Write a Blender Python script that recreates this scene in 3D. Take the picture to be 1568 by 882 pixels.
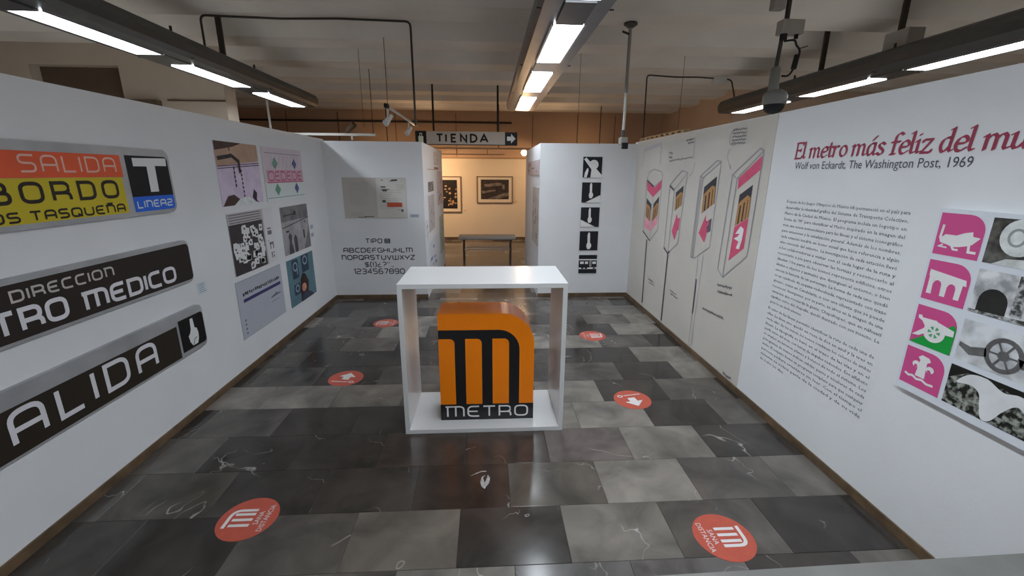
import bpy, bmesh, math, random
from mathutils import Vector, Matrix

for o in list(bpy.data.objects):
    bpy.data.objects.remove(o)
scene = bpy.context.scene
COL = scene.collection
R = random.Random(7)

# ------------------------------------------------------------------ camera, world, exposure
F_PX, YAW, PITCH, ROLL, CAM_H = 658.8, .0565, .2607, .0064, 1.97
cy, sy, cp, sp = math.cos(YAW), math.sin(YAW), math.cos(PITCH), math.sin(PITCH)
fw = Vector((sy * cp, cy * cp, -sp)); r0 = Vector((cy, -sy, 0)); u0 = r0.cross(fw)
rt = math.cos(ROLL) * r0 + math.sin(ROLL) * u0
up = -math.sin(ROLL) * r0 + math.cos(ROLL) * u0
cam = bpy.data.cameras.new('camera'); cam.sensor_width = 36; cam.lens = F_PX / 1568 * 36
cam.clip_start = .02; cam.clip_end = 100
cam_o = bpy.data.objects.new('camera', cam); COL.objects.link(cam_o)
m = Matrix.Identity(4)
for i in range(3):
    m[i][0], m[i][1], m[i][2] = rt[i], up[i], -fw[i]
m[2][3] = CAM_H
cam_o.matrix_world = m
scene.camera = cam_o
w = bpy.data.worlds.new('world'); scene.world = w; w.use_nodes = True
w.node_tree.nodes['Background'].inputs[0].default_value = (.5, .5, .55, 1)
w.node_tree.nodes['Background'].inputs[1].default_value = .02
scene.view_settings.view_transform = 'Standard'
try: scene.view_settings.look = 'None'
except Exception: pass
scene.view_settings.exposure = 0.0
scene.view_settings.gamma = 1
scene.view_settings.use_curve_mapping = False
LAMP = 15.5          # glow of the tube diffusers
LAMP_W = 9.0        # watts of each tube panel
SPREAD = 140         # cut-off cone of the tube panels (degrees)
WARM = 135.0        # base watts of the warm gallery spots and added fill heads

# ------------------------------------------------------------------ materials
MATS = {}
def lin(c):
    c = c.lstrip('#'); v = [int(c[i:i + 2], 16) / 255 for i in (0, 2, 4)]
    return [x / 12.92 if x <= .04045 else ((x + .055) / 1.055) ** 2.4 for x in v]
def mat(name, col, rough=.6, metal=0., noise=0., nscale=5., bump=0., bscale=40., emit=0., spec=.5, coat=0., coords='Object'):
    if name in MATS: return MATS[name]
    if isinstance(col, str): col = lin(col)
    m = bpy.data.materials.new(name); m.use_nodes = True; MATS[name] = m
    nt = m.node_tree; b = nt.nodes['Principled BSDF']
    b.inputs['Base Color'].default_value = (*col, 1); b.inputs['Roughness'].default_value = rough
    b.inputs['Metallic'].default_value = metal; b.inputs['Specular IOR Level'].default_value = spec
    b.inputs['Coat Weight'].default_value = coat
    if emit:
        b.inputs['Emission Color'].default_value = (*col, 1); b.inputs['Emission Strength'].default_value = emit
    tc = nt.nodes.new('ShaderNodeTexCoord')
    if noise:
        n = nt.nodes.new('ShaderNodeTexNoise'); n.inputs['Scale'].default_value = nscale; n.inputs['Detail'].default_value = 5
        r = nt.nodes.new('ShaderNodeValToRGB')
        r.color_ramp.elements[0].position = .3; r.color_ramp.elements[1].position = .7
        r.color_ramp.elements[0].color = (*[x * (1 - noise) for x in col], 1)
        r.color_ramp.elements[1].color = (*[min(1, x * (1 + noise)) for x in col], 1)
        nt.links.new(tc.outputs[coords], n.inputs['Vector']); nt.links.new(n.outputs['Fac'], r.inputs['Fac'])
        nt.links.new(r.outputs['Color'], b.inputs['Base Color'])
    if bump:
        n2 = nt.nodes.new('ShaderNodeTexNoise'); n2.inputs['Scale'].default_value = bscale; n2.inputs['Detail'].default_value = 4
        bp = nt.nodes.new('ShaderNodeBump'); bp.inputs['Strength'].default_value = bump; bp.inputs['Distance'].default_value = .01
        nt.links.new(tc.outputs[coords], n2.inputs['Vector']); nt.links.new(n2.outputs['Fac'], bp.inputs['Height'])
        nt.links.new(bp.outputs['Normal'], b.inputs['Normal'])
    return m
def ink(hexc, noise=0., nscale=30.):
    return mat('print_%s_%d_%d' % (hexc.lstrip('#'), int(noise * 100), int(nscale)), [min(.85, 2. * c) for c in lin(hexc)], .55, noise=noise, nscale=nscale, spec=.3)

def grain(name, dark, light, scale, lo=.42, hi=.58):
    m_ = mat(name, dark, .55, noise=.1, nscale=scale, spec=.3)
    r = [n for n in m_.node_tree.nodes if n.type == 'VALTORGB'][0].color_ramp
    r.elements[0].position = lo; r.elements[1].position = hi
    r.elements[0].color = (*[min(.85, 2 * c) for c in lin(dark)], 1); r.elements[1].color = (*[min(.85, 2 * c) for c in lin(light)], 1)
    return m_
def marble():
    m = bpy.data.materials.new('polished_marble'); m.use_nodes = True
    nt = m.node_tree; N = nt.nodes; L = nt.links; b = N['Principled BSDF']
    tc = N.new('ShaderNodeTexCoord'); oi = N.new('ShaderNodeObjectInfo')
    mul = N.new('ShaderNodeVectorMath'); mul.operation = 'SCALE'; mul.inputs['Scale'].default_value = 37.
    cmb = N.new('ShaderNodeCombineXYZ')
    for k in range(3): L.new(oi.outputs['Random'], cmb.inputs[k])
    L.new(cmb.outputs[0], mul.inputs[0])
    add = N.new('ShaderNodeVectorMath'); L.new(tc.outputs['Object'], add.inputs[0]); L.new(mul.outputs[0], add.inputs[1])
    n1 = N.new('ShaderNodeTexNoise'); n1.inputs['Scale'].default_value = 3.2; n1.inputs['Detail'].default_value = 8; n1.inputs['Distortion'].default_value = .6
    n2 = N.new('ShaderNodeTexNoise'); n2.inputs['Scale'].default_value = 1.5; n2.inputs['Detail'].default_value = 4; n2.inputs['Distortion'].default_value = .5
    L.new(add.outputs[0], n1.inputs['Vector']); L.new(add.outputs[0], n2.inputs['Vector'])
    rmp = N.new('ShaderNodeValToRGB'); rmp.color_ramp.elements[0].position = .25; rmp.color_ramp.elements[1].position = .75
    rmp.color_ramp.elements[0].color = (.5, .5, .5, 1); rmp.color_ramp.elements[1].color = (1.5, 1.48, 1.45, 1)
    L.new(n1.outputs['Fac'], rmp.inputs['Fac'])
    mx = N.new('ShaderNodeMix'); mx.data_type = 'RGBA'; mx.blend_type = 'MULTIPLY'; mx.inputs['Factor'].default_value = 1
    L.new(oi.outputs['Color'], mx.inputs[6]); L.new(rmp.outputs['Color'], mx.inputs[7])
    # thin pale veins
    v = N.new('ShaderNodeValToRGB'); e = v.color_ramp.elements
    e[0].position = .497; e[0].color = (0, 0, 0, 1); e[1].position = .503; e[1].color = (0, 0, 0, 1)
    k = e.new(.5); k.color = (1, 1, 1, 1)
    L.new(n2.outputs['Fac'], v.inputs['Fac'])
    gate = N.new('ShaderNodeMath'); gate.operation = 'MULTIPLY'
    g2 = N.new('ShaderNodeMapRange'); g2.inputs['From Min'].default_value = .52; g2.inputs['From Max'].default_value = .68
    n3 = N.new('ShaderNodeTexNoise'); n3.inputs['Scale'].default_value = 3.; L.new(add.outputs[0], n3.inputs['Vector'])
    L.new(n3.outputs['Fac'], g2.inputs['Value']); L.new(v.outputs['Color'], gate.inputs[0]); L.new(g2.outputs[0], gate.inputs[1])
    mx2 = N.new('ShaderNodeMix'); mx2.data_type = 'RGBA'
    L.new(gate.outputs[0], mx2.inputs['Factor']); L.new(mx.outputs[2], mx2.inputs[6]); mx2.inputs[7].default_value = (.42, .39, .36, 1)
    L.new(mx2.outputs[2], b.inputs['Base Color'])
    rr = N.new('ShaderNodeMapRange'); rr.inputs['To Min'].default_value = .12; rr.inputs['To Max'].default_value = .22
    L.new(n1.outputs['Fac'], rr.inputs['Value']); L.new(rr.outputs[0], b.inputs['Roughness'])
    b.inputs['Specular IOR Level'].default_value = .42
    return m

WHITE = mat('white_wall_paint', (.8, .815, .84), .6, noise=.02, nscale=2.5, bump=.06, bscale=60)
TANWALL = mat('tan_wall_paint', (.6, .5, .4), .8, noise=.06, nscale=1.2)
ORANGE = mat('terracotta_wall_paint', (.6, .4, .265), .75, noise=.06, nscale=.8)
CREAM = mat('cream_gallery_paint', (.78, .66, .5), .7, noise=.03, nscale=1.)
CEIL = mat('ceiling_concrete_paint', (.77, .71, .635), .85, noise=.07, nscale=1.5, bump=.15, bscale=25)
WOOD = mat('varnished_oak', (.13, .083, .046), .45, noise=.35, nscale=9)
PALEWOOD = mat('raw_pine', (.5, .33, .17), .7, noise=.2, nscale=12)
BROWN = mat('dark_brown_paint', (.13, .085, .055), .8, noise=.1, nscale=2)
LAMINATE = mat('white_gloss_laminate', (.64, .645, .65), .2, spec=.45)
LAMOR = mat('orange_gloss_vinyl', (.95, .24, .004), .25, spec=.5)
BLKV = mat('black_vinyl', (.012, .012, .014), .3, spec=.5)
BLACK = mat('black_plastic', (.015, .015, .018), .55, spec=.3)
STEEL = mat('brushed_aluminium', (.42, .41, .42), .33, metal=.85, noise=.1, nscale=6)
GREYMET = mat('grey_painted_metal', (.075, .073, .07), .42, metal=.3, noise=.12, nscale=4)
DARKMET = mat('dark_conduit_metal', (.05, .043, .036), .5, metal=.4)
BEIGEMET = mat('light_grey_box_plastic', (.33, .31, .28), .5)
WHITEMET = mat('white_powder_coat', (.7, .68, .64), .4)
DIFF = mat('lit_diffuser', (.86, .935, 1.), .4, emit=LAMP)
BULB = mat('warm_lamp_bulb', (1., .72, .38), .4, emit=40.)
MARBLE = marble()
GROUT = mat('grey_grout', (.06, .055, .05), .8, noise=.2, nscale=10)
LEDGE = mat('grey_ledge_paint', (.16, .157, .148), .5, noise=.12, nscale=7)
PAPER = mat('white_board', (.72, .73, .74), .5)

# ------------------------------------------------------------------ mesh helpers
class MB:
    def __init__(s): s.v = []; s.f = []; s.smooth = []
    def add(s, vs, fs, smooth=False):
        o = len(s.v); s.v += [tuple(p) for p in vs]; s.f += [tuple(i + o for i in f) for f in fs]; s.smooth += [smooth] * len(fs)
        return s
    def box(s, a, b):
        x0, y0, z0 = a; x1, y1, z1 = b
        return s.add([(x0, y0, z0), (x1, y0, z0), (x1, y1, z0), (x0, y1, z0), (x0, y0, z1), (x1, y0, z1), (x1, y1, z1), (x0, y1, z1)],
                     [(0, 3, 2, 1), (4, 5, 6, 7), (0, 1, 5, 4), (1, 2, 6, 5), (2, 3, 7, 6), (3, 0, 4, 7)])
    def prism(s, poly, axis, a, b, smooth=False):
        """poly: 2D points (other two axes in cyclic order after axis), extruded along axis a..b"""
        def P(p, t):
            c = [0, 0, 0]; c[axis] = t; c[(axis + 1) % 3] = p[0]; c[(axis + 2) % 3] = p[1]; return c
        n = len(poly)
        s.add([P(p, a) for p in poly] + [P(p, b) for p in poly], [tuple(range(n))[::-1], tuple(range(n, 2 * n))])
        return s.add([P(p, a) for p in poly] + [P(p, b) for p in poly], [(i, (i + 1) % n, n + (i + 1) % n, n + i) for i in range(n)], smooth)
    def tube(s, path, r, n=10, cap=True):
        pts = [Vector(p) for p in path]; rs = r if isinstance(r, (list, tuple)) else [r] * len(pts)
        rings = []; prev = None
        for i, p in enumerate(pts):
            t = (pts[min(i + 1, len(pts) - 1)] - pts[max(i - 1, 0)]).normalized()
            if prev is None:
                a = Vector((0, 0, 1)) if abs(t.z) < .9 else Vector((1, 0, 0)); u = t.cross(a).normalized()
            else:
                u = (prev - t * prev.dot(t)).normalized()
            prev = u; w_ = t.cross(u)
            rings.append([p + rs[i] * (math.cos(2 * math.pi * k / n) * u + math.sin(2 * math.pi * k / n) * w_) for k in range(n)])
        vs = [q for g in rings for q in g]
        fs = [(i * n + k, i * n + (k + 1) % n, (i + 1) * n + (k + 1) % n, (i + 1) * n + k) for i in range(len(pts) - 1) for k in range(n)]
        s.add(vs, fs, True)
        if cap: s.add(rings[0], [tuple(range(n))[::-1]]); s.add(rings[-1], [tuple(range(n))])
        return s
    def lathe(s, prof, c=(0, 0, 0), n=20):
        vs = []; 
        for r, z in prof:
            vs += [(c[0] + r * math.cos(2 * math.pi * k / n), c[1] + r * math.sin(2 * math.pi * k / n), c[2] + z) for k in range(n)]
        fs = [(i * n + k, i * n + (k + 1) % n, (i + 1) * n + (k + 1) % n, (i + 1) * n + k) for i in range(len(prof) - 1) for k in range(n)]
        return s.add(vs, fs, True)
    def poly(s, pts, z=0.):
        return s.add([(p[0], p[1], z) for p in pts], [tuple(range(len(pts)))])
    def build(s, name, material, parent=None, bevel=0., loc=None):
        me = bpy.data.meshes.new(name); me.from_pydata(s.v, [], s.f); me.update()
        for p, q in zip(me.polygons, s.smooth): p.use_smooth = q
        me.materials.append(material)
        o = bpy.data.objects.new(name, me); COL.objects.link(o)
        if parent is not None: o.parent = parent
        if loc is not None: o.location = loc
        if bevel:
            md = o.modifiers.new('bevel', 'BEVEL'); md.width = bevel; md.segments = 2; md.limit_method = 'ANGLE'; md.angle_limit = .8
        return o
def box(name, a, b, material, parent=None, bevel=0.): return MB().box(a, b).build(name, material, parent, bevel)
def tag(o, label, cat, group=None):
    o['label'] = label; o['category'] = cat
    if group: o['group'] = group
    return o
def struct(o, label=None, cat=None):
    o['kind'] = 'structure'
    if label: o['label'] = label
    if cat: o['category'] = cat
    return o
def empty(name, loc=(0, 0, 0), basis=None):
    o = bpy.data.objects.new(name, None); COL.objects.link(o); o.empty_display_size = .1
    mm = Matrix.Identity(4)
    if basis:
        for i in range(3):
            for j in range(3): mm[i][j] = basis[j][i]
    for i in range(3): mm[i][3] = loc[i]
    o.matrix_world = mm
    return o
FACE_PX = ((0, 1, 0), (0, 0, 1), (1, 0, 0))     # hangs on a surface facing +X : local x=+Y, y=up, z=out
FACE_NX = ((0, -1, 0), (0, 0, 1), (-1, 0, 0))   # facing -X
FACE_NY = ((1, 0, 0), (0, 0, 1), (0, -1, 0))    # facing -Y

# ------------------------------------------------------------------ 2D art helpers (local x,y on a board; z is a print layer)
LZ = .0012
STUFF = ('fine_print', 'handwriting', 'print_marks', 'print_cards', 'print_header', 'print_icons', 'lettering', 'body_lettering', 'byline_lettering', 'print_rules', 'print_ducts', 'alphabet_row', 'alphabet_heading', 'alphabet_heading_mark', 'print_rails', 'dark_print', 'print_blocks', 'train_windows', 'wheel_gaps', 'photo_shade', 'headline', 'orange_bars', 'outline_strokes', 'leader_strokes', 'icon_gaps')
SPLIT = ('pink_panels', 'photo_tones', 'green_diamonds', 'blue_diamonds', 'print_tiles', 'dark_fields', 'white_bands', 'train_wheels', 'print_shade', 'print_figures')
def flat(name, material, polys, parent, z):
    if name in SPLIT and len(polys) > 1:
        nm = name[:-1] if name[-1] == 's' else name
        return [flat(nm, material, [p], parent, z) for p in polys][0]
    b = MB()
    for i_, p in enumerate(polys): b.poly(p, z + (i_ % 12) * 2e-5)
    o = b.build(name, material, parent)
    if name in STUFF: o['kind'] = 'stuff'
    return o
def rect(x0, y0, x1, y1): return [(x0, y0), (x1, y0), (x1, y1), (x0, y1)]
def rrect(x0, y0, x1, y1, r, corners=(1, 1, 1, 1), n=6):
    """corner order: bl, br, tr, tl"""
    out = []
    for (cx, cy_, a0), on in zip([(x0, y0, 180), (x1, y0, 270), (x1, y1, 0), (x0, y1, 90)], corners):
        if not on: out.append((cx, cy_)); continue
        ox = cx + (r if cx == x0 else -r); oy = cy_ + (r if cy_ == y0 else -r)
        for k in range(n + 1):
            a = math.radians(a0 + 90 * k / n); out.append((ox + r * math.cos(a), oy + r * math.sin(a)))
    return out
def ell(cx, cy_, rx, ry=None, n=24, a0=0, a1=360):
    ry = rx if ry is None else ry
    k1 = n if a1 - a0 >= 360 else n + 1
    return [(cx + rx * math.cos(math.radians(a0 + (a1 - a0) * k / n)), cy_ + ry * math.sin(math.radians(a0 + (a1 - a0) * k / n))) for k in range(k1)]
def rounded(pts, closed, rdef):
    P = [(p[0], p[1], p[2] if len(p) > 2 else rdef) for p in pts]
    n = len(P); out = []
    for i in range(n):
        if not closed and i in (0, n - 1): out.append(P[i][:2]); continue
        p = Vector(P[i][:2]); a = Vector(P[i - 1][:2]) - p; b = Vector(P[(i + 1) % n][:2]) - p; r = P[i][2]
        if r <= 0 or a.length < 1e-6 or b.length < 1e-6: out.append(tuple(p)); continue
        d = min(r, a.length * .5 if not (not closed and i - 1 == 0) else a.length, b.length * .5 if not (not closed and i + 1 == n - 1) else b.length)
        A = p + a.normalized() * d; B = p + b.normalized() * d
        for k in range(7):
            t = k / 6; out.append(tuple((1 - t) ** 2 * A + 2 * t * (1 - t) * p + t * t * B))
    return out
def strip(pts, width, closed=False):
    """quads following a polyline with mitred joins"""
    P = [Vector(p) for p in pts]; n = len(P); h = width / 2; L = []; Rr = []
    for i in range(n):
        if closed: a, b = P[i - 1], P[(i + 1) % n]
        else: a, b = P[max(i - 1, 0)], P[min(i + 1, n - 1)]
        d1 = (P[i] - a); d2 = (b - P[i])
        if d1.length < 1e-9: d1 = d2
        if d2.length < 1e-9: d2 = d1
        d1.normalize(); d2.normalize()
        n1 = Vector((-d1.y, d1.x)); n2 = Vector((-d2.y, d2.x)); mm = n1 + n2
        mm = n1 if mm.length < 1e-6 else mm.normalized()
        s = min(1 / max(.35, mm.dot(n1)), 2.5)
        L.append(P[i] + mm * h * s); Rr.append(P[i] - mm * h * s)
    out = []
    for i in range(n if closed else n - 1):
        j = (i + 1) % n
        out.append([tuple(Rr[i]), tuple(Rr[j]), tuple(L[j]), tuple(L[i])])
    return out
def smooth(pts, closed=False, n=6):
    P = [Vector(p) for p in pts]; N = len(P); out = []
    rng = range(N if closed else N - 1)
    for i in rng:
        p0 = P[i - 1] if closed or i > 0 else P[0]; p1 = P[i]; p2 = P[(i + 1) % N]
        p3 = P[(i + 2) % N] if closed or i + 2 < N else P[-1]
        for k in range(n):
            t = k / n
            out.append(tuple(.5 * ((2 * p1) + (p2 - p0) * t + (2 * p0 - 5 * p1 + 4 * p2 - p3) * t * t + (3 * p1 - p0 - 3 * p2 + p3) * t ** 3)))
    if not closed: out.append(tuple(P[-1]))
    return out

# rounded-square signage alphabet: width, strokes (x, y, corner radius)
q, g = .34, .25
GL = {
 'A': (.8, [[(0, 0), (0, 1, q), (.8, 1, q), (.8, 0)], [(0, .42), (.8, .42)]]),
 'B': (.8, [[(0, .53), (.7, .53, g), (.7, 1, g), (0, 1, 0), (0, 0, 0), (.8, 0, g), (.8, .53, g), (.3, .53)]]),
 'C': (.78, [[(.78, 1), (0, 1, q), (0, 0, q), (.78, 0)]]),
 'D': (.8, [[(0, 0, 0), (0, 1, 0), (.8, 1, q), (.8, 0, q), 'c']]),
 'E': (.75, [[(.75, 1), (0, 1, q), (0, 0, q), (.75, 0)], [(0, .5), (.65, .5)]]),
 'F': (.7, [[(.72, 1), (0, 1, q), (0, 0)], [(0, .5), (.6, .5)]]),
 'G': (.8, [[(.8, 1), (0, 1, q), (0, 0, q), (.8, 0, 0), (.8, .5, 0), (.42, .5)]]),
 'H': (.75, [[(0, 0), (0, 1)], [(.75, 0), (.75, 1)], [(0, .5), (.75, .5)]]),
 'I': (0., [[(0, 0), (0, 1)]]),
 'J': (.62, [[(.62, 1), (.62, 0, q), (0, 0, g), (0, .25)]]),
 'K': (.75, [[(0, 0), (0, 1)], [(0, .5), (.72, .5, .22), (.72, 1)], [(.4, .5), (.75, .5, .2), (.75, 0)]]),
 'L': (.66, [[(0, 1), (0, 0, 0), (.66, 0)]]),
 'M': (1.15, [[(-.1, 1), (1.15, 1, q), (1.15, 0)], [(.05, 1), (.05, 0)], [(.6, 1), (.6, 0)]]),
 'N': (.8, [[(-.08, 1), (.8, 1, q), (.8, 0)], [(.05, 1), (.05, 0)]]),
 'O': (.85, [[(0, 0), (0, 1), (.85, 1), (.85, 0), 'c']]),
 'P': (.75, [[(0, 0), (0, 1, 0), (.75, 1, .3), (.75, .42, .3), (0, .42)]]),
 'Q': (.85, [[(0, 0), (0, 1), (.85, 1), (.85, 0), 'c'], [(.5, .3), (.9, -.06)]]),
 'R': (.78, [[(0, 0), (0, 1, 0), (.75, 1, .3), (.75, .42, .3), (0, .42)], [(.4, .42), (.78, .42, .25), (.78, 0)]]),
 'S': (.75, [[(.74, 1), (0, 1, .3), (0, .52, .25), (.75, .52, .25), (.75, 0, .3), (0, 0)]]),
 'T': (.8, [[(0, 1), (.8, 1)], [(.4, 1), (.4, 0)]]),
 'U': (.8, [[(0, 1), (0, 0), (.8, 0), (.8, 1)]]),
 'V': (.8, [[(0, 1), (.4, 0, 0), (.8, 1)]]),
 'W': (1.1, [[(0, 1), (0, 0), (1.1, 0), (1.1, 1)], [(.55, 0), (.55, 1)]]),
 'X': (.75, [[(0, 0), (.75, 1)], [(0, 1), (.75, 0)]]),
 'Y': (.75, [[(0, 1), (0, .5, g), (.75, .5, g), (.75, 1)], [(.38, .5), (.38, 0)]]),
 'Z': (.75, [[(0, 1), (.75, 1, 0), (0, 0, 0), (.75, 0)]]),
 '1': (.2, [[(0, .85), (.2, 1, 0), (.2, 0)]]),
 '2': (.75, [[(0, 1), (.75, 1, .3), (.75, .5, .25), (0, .5, .25), (0, 0, 0), (.75, 0)]]),
 '3': (.75, [[(0, 1), (.75, 1, .3), (.75, 0, .3), (0, 0)], [(.15, .52), (.75, .52)]]),
 '4': (.75, [[(.55, 0), (.55, 1, 0), (0, .3, 0), (.78, .3)]]),
 '5': (.75, [[(.72, 1), (0, 1, 0), (0, .55, 0), (.75, .55, .28), (.75, 0, .28), (0, 0)]]),
 '6': (.75, [[(.7, 1), (0, 1, .3), (0, 0, .3), (.75, 0, .28), (.75, .55, .28), (0, .55)]]),
 '7': (.7, [[(0, 1), (.72, 1, .1), (.3, 0)]]),
 '8': (.75, [[(0, 0), (0, 1), (.75, 1), (.75, 0), 'c'], [(0, .53), (.75, .53)]]),
 '9': (.75, [[(.05, 0), (.75, 0, .3), (.75, 1, .3), (0, 1, .28), (0, .45, .28), (.75, .45)]]),
 '0': (.8, [[(0, 0), (0, 1), (.8, 1), (.8, 0), 'c']]),
 '$': (.7, [[(.7, .9), (0, .9, .25), (0, .5, .2), (.7, .5, .2), (.7, .1, .25), (0, .1)], [(.35, 1.05), (.35, -.05)]]),
 '(': (.25, [[(.25, 1.05), (0, .95, .2), (0, .05, .2), (.25, -.05)]]),
 ')': (.25, [[(0, 1.05), (.25, .95, .2), (.25, .05, .2), (0, -.05)]]),
 '!': (.0, [[(0, 1), (0, .25)], [(0, .12), (0, 0)]]),
 '¿': (.65, [[(.65, 0), (0, 0, .25), (0, .5, .25), (.4, .5), (.4, .72)], [(.4, .88), (.4, 1)]]),
 '?': (.65, [[(0, 1), (.65, 1, .25), (.65, .5, .25), (.25, .5), (.25, .28)], [(.25, .12), (.25, 0)]]),
 '"': (.3, [[(0, 1), (0, .8)], [(.3, 1), (.3, .8)]]),
 '.': (.0, [[(0, .12), (0, -.02)]]),
 ',': (.12, [[(.12, .14), (0, -.1)]]),
}
GL['Ñ'] = (.8, GL['N'][1] + [[(.1, 1.25), (.7, 1.25)]])
def sign_text(txt, x, y, h, wgt=.13, gap=.34, wscale=1., fit=None, right=None, space=.5, part=None, by=False):
    """strokes -> polys. fit: total width; right: right edge (aligned there)"""
    def width(ws, txt=txt):
        t = 0
        for c in txt:
            t += (space if c == ' ' else GL[c][0] + gap) * ws
        return (t - gap * ws) * (h - wgt * h) + wgt * h
    if fit: 
        ws = wscale
        for _ in range(30): ws *= fit / width(ws, part or txt)
        wscale = ws
    if right is not None: x = right - width(wscale)
    hh = h - wgt * h; o = x + wgt * h / 2; out = []
    for c in txt:
        if c == ' ': o += space * wscale * hh; continue
        wd, st = GL[c]; let = []
        for s_ in st:
            closed = s_[-1] == 'c'; pts = [p for p in s_ if p != 'c']
            pts = rounded(pts, closed, q)
            pts = [(o + a * hh * wscale, y + wgt * h / 2 + b * hh) for a, b in pts]
            if not closed:   # push the free ends out so corners close
                pass
            let += strip(pts, wgt * h, closed)
        out.append(let)
        o += (wd + gap) * wscale * hh
    return out if by else [p for l_ in out for p in l_]
def letters(material, groups, parent, z, name='letter'):
    return [flat(name, material, g_, parent, z) for g_ in groups]

# default-font text (fine print): returns polys through the font's own outlines
def font_polys(lines, size, leading, width=None, res=2):
    out = []
    dg = None
    for i, ln in enumerate(lines):
        cu = bpy.data.curves.new('t', 'FONT'); cu.body = ln; cu.size = size; cu.resolution_u = res
        ob = bpy.data.objects.new('t', cu); COL.objects.link(ob)
        bpy.context.view_layer.update(); dg = bpy.context.evaluated_depsgraph_get()
        me = ob.evaluated_get(dg).to_mesh()
        vs = [v.co.copy() for v in me.vertices]; fs = [tuple(p.vertices) for p in me.polygons]
        if vs:
            mxx = max(v.x for v in vs); mnx = min(v.x for v in vs)
            last = isinstance(width, (list, tuple))
            ww = (width[i] if last else width)
            s = (ww / (mxx - mnx)) if ww else 1.
            for f in fs: out.append([((vs[k].x - mnx) * s, vs[k].y - i * leading) for k in f])
        ob.evaluated_get(dg).to_mesh_clear(); bpy.data.objects.remove(ob); bpy.data.curves.remove(cu)
    return out
def shift(polys, dx, dy, s=1.): return [[(dx + s * a, dy + s * b) for a, b in p] for p in polys]

# broad-nib italic serif alphabet for the big heading
def _e(cx, cy_, rx, ry): return [(cx + rx * math.cos(t * math.pi / 8), cy_ + ry * math.sin(t * math.pi / 8)) for t in range(17)]
IT = {
 'E': (.62, [([(.06, 0), (.06, 1)], 0), ([(0, 1), (.52, 1), (.52, .86)], 0), ([(.06, .52), (.38, .52)], 0), ([(0, 0), (.52, 0), (.56, .16)], 0), ([(.38, .6), (.38, .44)], 0)]),
 'l': (.26, [([(-.06, .96), (.05, 1.03), (.05, .1), (.1, .01), (.2, .05)], 0)]),
 'm': (.84, [([(-.07, .54), (.02, .62), (.02, 0)], 0), ([(.02, .42), (.12, .57), (.24, .62), (.32, .52), (.32, 0)], 0), ([(.32, .42), (.42, .57), (.54, .62), (.62, .52), (.62, .08), (.67, .01), (.76, .06)], 0)]),
 'n': (.56, [([(-.07, .54), (.02, .62), (.02, 0)], 0), ([(.02, .42), (.12, .57), (.24, .62), (.34, .52), (.34, .08), (.39, .01), (.48, .06)], 0)]),
 'e': (.48, [([(.03, .31), (.36, .36), (.37, .54), (.24, .63), (.08, .52), (.01, .28), (.08, .05), (.22, 0), (.39, .13)], 1)]),
 't': (.36, [([(.1, .84), (.08, .12), (.14, .01), (.28, .07)], 0), ([(-.05, .6), (.28, .6)], 0)]),
 'r': (.4, [([(-.07, .54), (.02, .62), (.02, 0)], 0), ([(.02, .4), (.1, .55), (.2, .63), (.3, .57)], 0)]),
 'o': (.53, [(_e(.22, .31, .2, .3), 0)]),
 'á': (.54, [([(.37, .6), (.2, .62), (.05, .5), (.01, .25), (.08, .03), (.2, .02), (.35, .25)], 1), ([(.37, .62), (.35, .1), (.4, .01), (.48, .05)], 0), ([(.2, .78), (.36, .98)], 0)]),
 's': (.42, [([(.33, .52), (.2, .62), (.06, .54), (.08, .4), (.26, .26), (.3, .12), (.16, 0), (.0, .1)], 1)]),
 'f': (.4, [([(.42, .94), (.3, 1.03), (.17, .96), (.11, .8), (.1, .5), (.1, 0)], 1), ([(-.04, .6), (.34, .6)], 0), ([(.0, .0), (.22, .0)], 0)]),
 'i': (.26, [([(-.05, .54), (.05, .62), (.05, .1), (.1, .01), (.2, .06)], 0), ([(.06, .84), (.08, .88)], 0)]),
 'z': (.46, [([(.0, .5), (.02, .6), (.36, .6), (.0, .0), (.38, .0), (.4, .12)], 0)]),
 'd': (.56, [([(.36, .6), (.2, .62), (.05, .5), (.01, .25), (.08, .03), (.2, .02), (.35, .25)], 1), ([(.28, .97), (.37, 1.03), (.35, .1), (.4, .01), (.48, .06)], 0)]),
 'u': (.58, [([(-.06, .56), (.04, .62), (.03, .12), (.1, .01), (.22, .06), (.34, .25)], 0), ([(.36, .62), (.35, .1), (.4, .01), (.5, .06)], 0)]),
}
def hull(pts):
    pts = sorted(set((round(a, 6), round(b, 6)) for a, b in pts))
    def half(ps):
        h = []
        for p in ps:
            while len(h) > 1 and (h[-1][0] - h[-2][0]) * (p[1] - h[-2][1]) - (h[-1][1] - h[-2][1]) * (p[0] - h[-2][0]) <= 0: h.pop()
            h.append(p)
        return h
    a = half(pts); b = half(pts[::-1]); return a[:-1] + b[:-1]
def nib_text(txt, x, y, h, nib=.15, thin=.05, slant=.05, fit=None):
    tot = sum(.28 if c == ' ' else IT[c][0] for c in txt); ws = (fit / (tot * h)) if fit else 1.
    o = x; out = []; a = math.radians(28)
    nx, ny = nib * h / 2 * math.cos(a), nib * h / 2 * math.sin(a); tx, ty = -thin * h / 2 * math.sin(a), thin * h / 2 * math.cos(a)
    N = [(nx + tx, ny + ty), (nx - tx, ny - ty), (-nx - tx, -ny - ty), (-nx + tx, -ny + ty)]
    for c in txt:
        if c == ' ': o += .28 * h * ws; continue
        wd, st = IT[c]; let = []
        for pts, sm in st:
            pts = smooth(pts, n=4) if sm else pts
            pp = [(o + (px + slant * py) * h * ws, y + py * h) for px, py in pts]
            for i in range(len(pp) - 1):
                let.append(hull([(p[0] + n_[0], p[1] + n_[1]) for p in pp[i:i + 2] for n_ in N]))
        out.append(let); o += wd * h * ws
    return out
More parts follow.
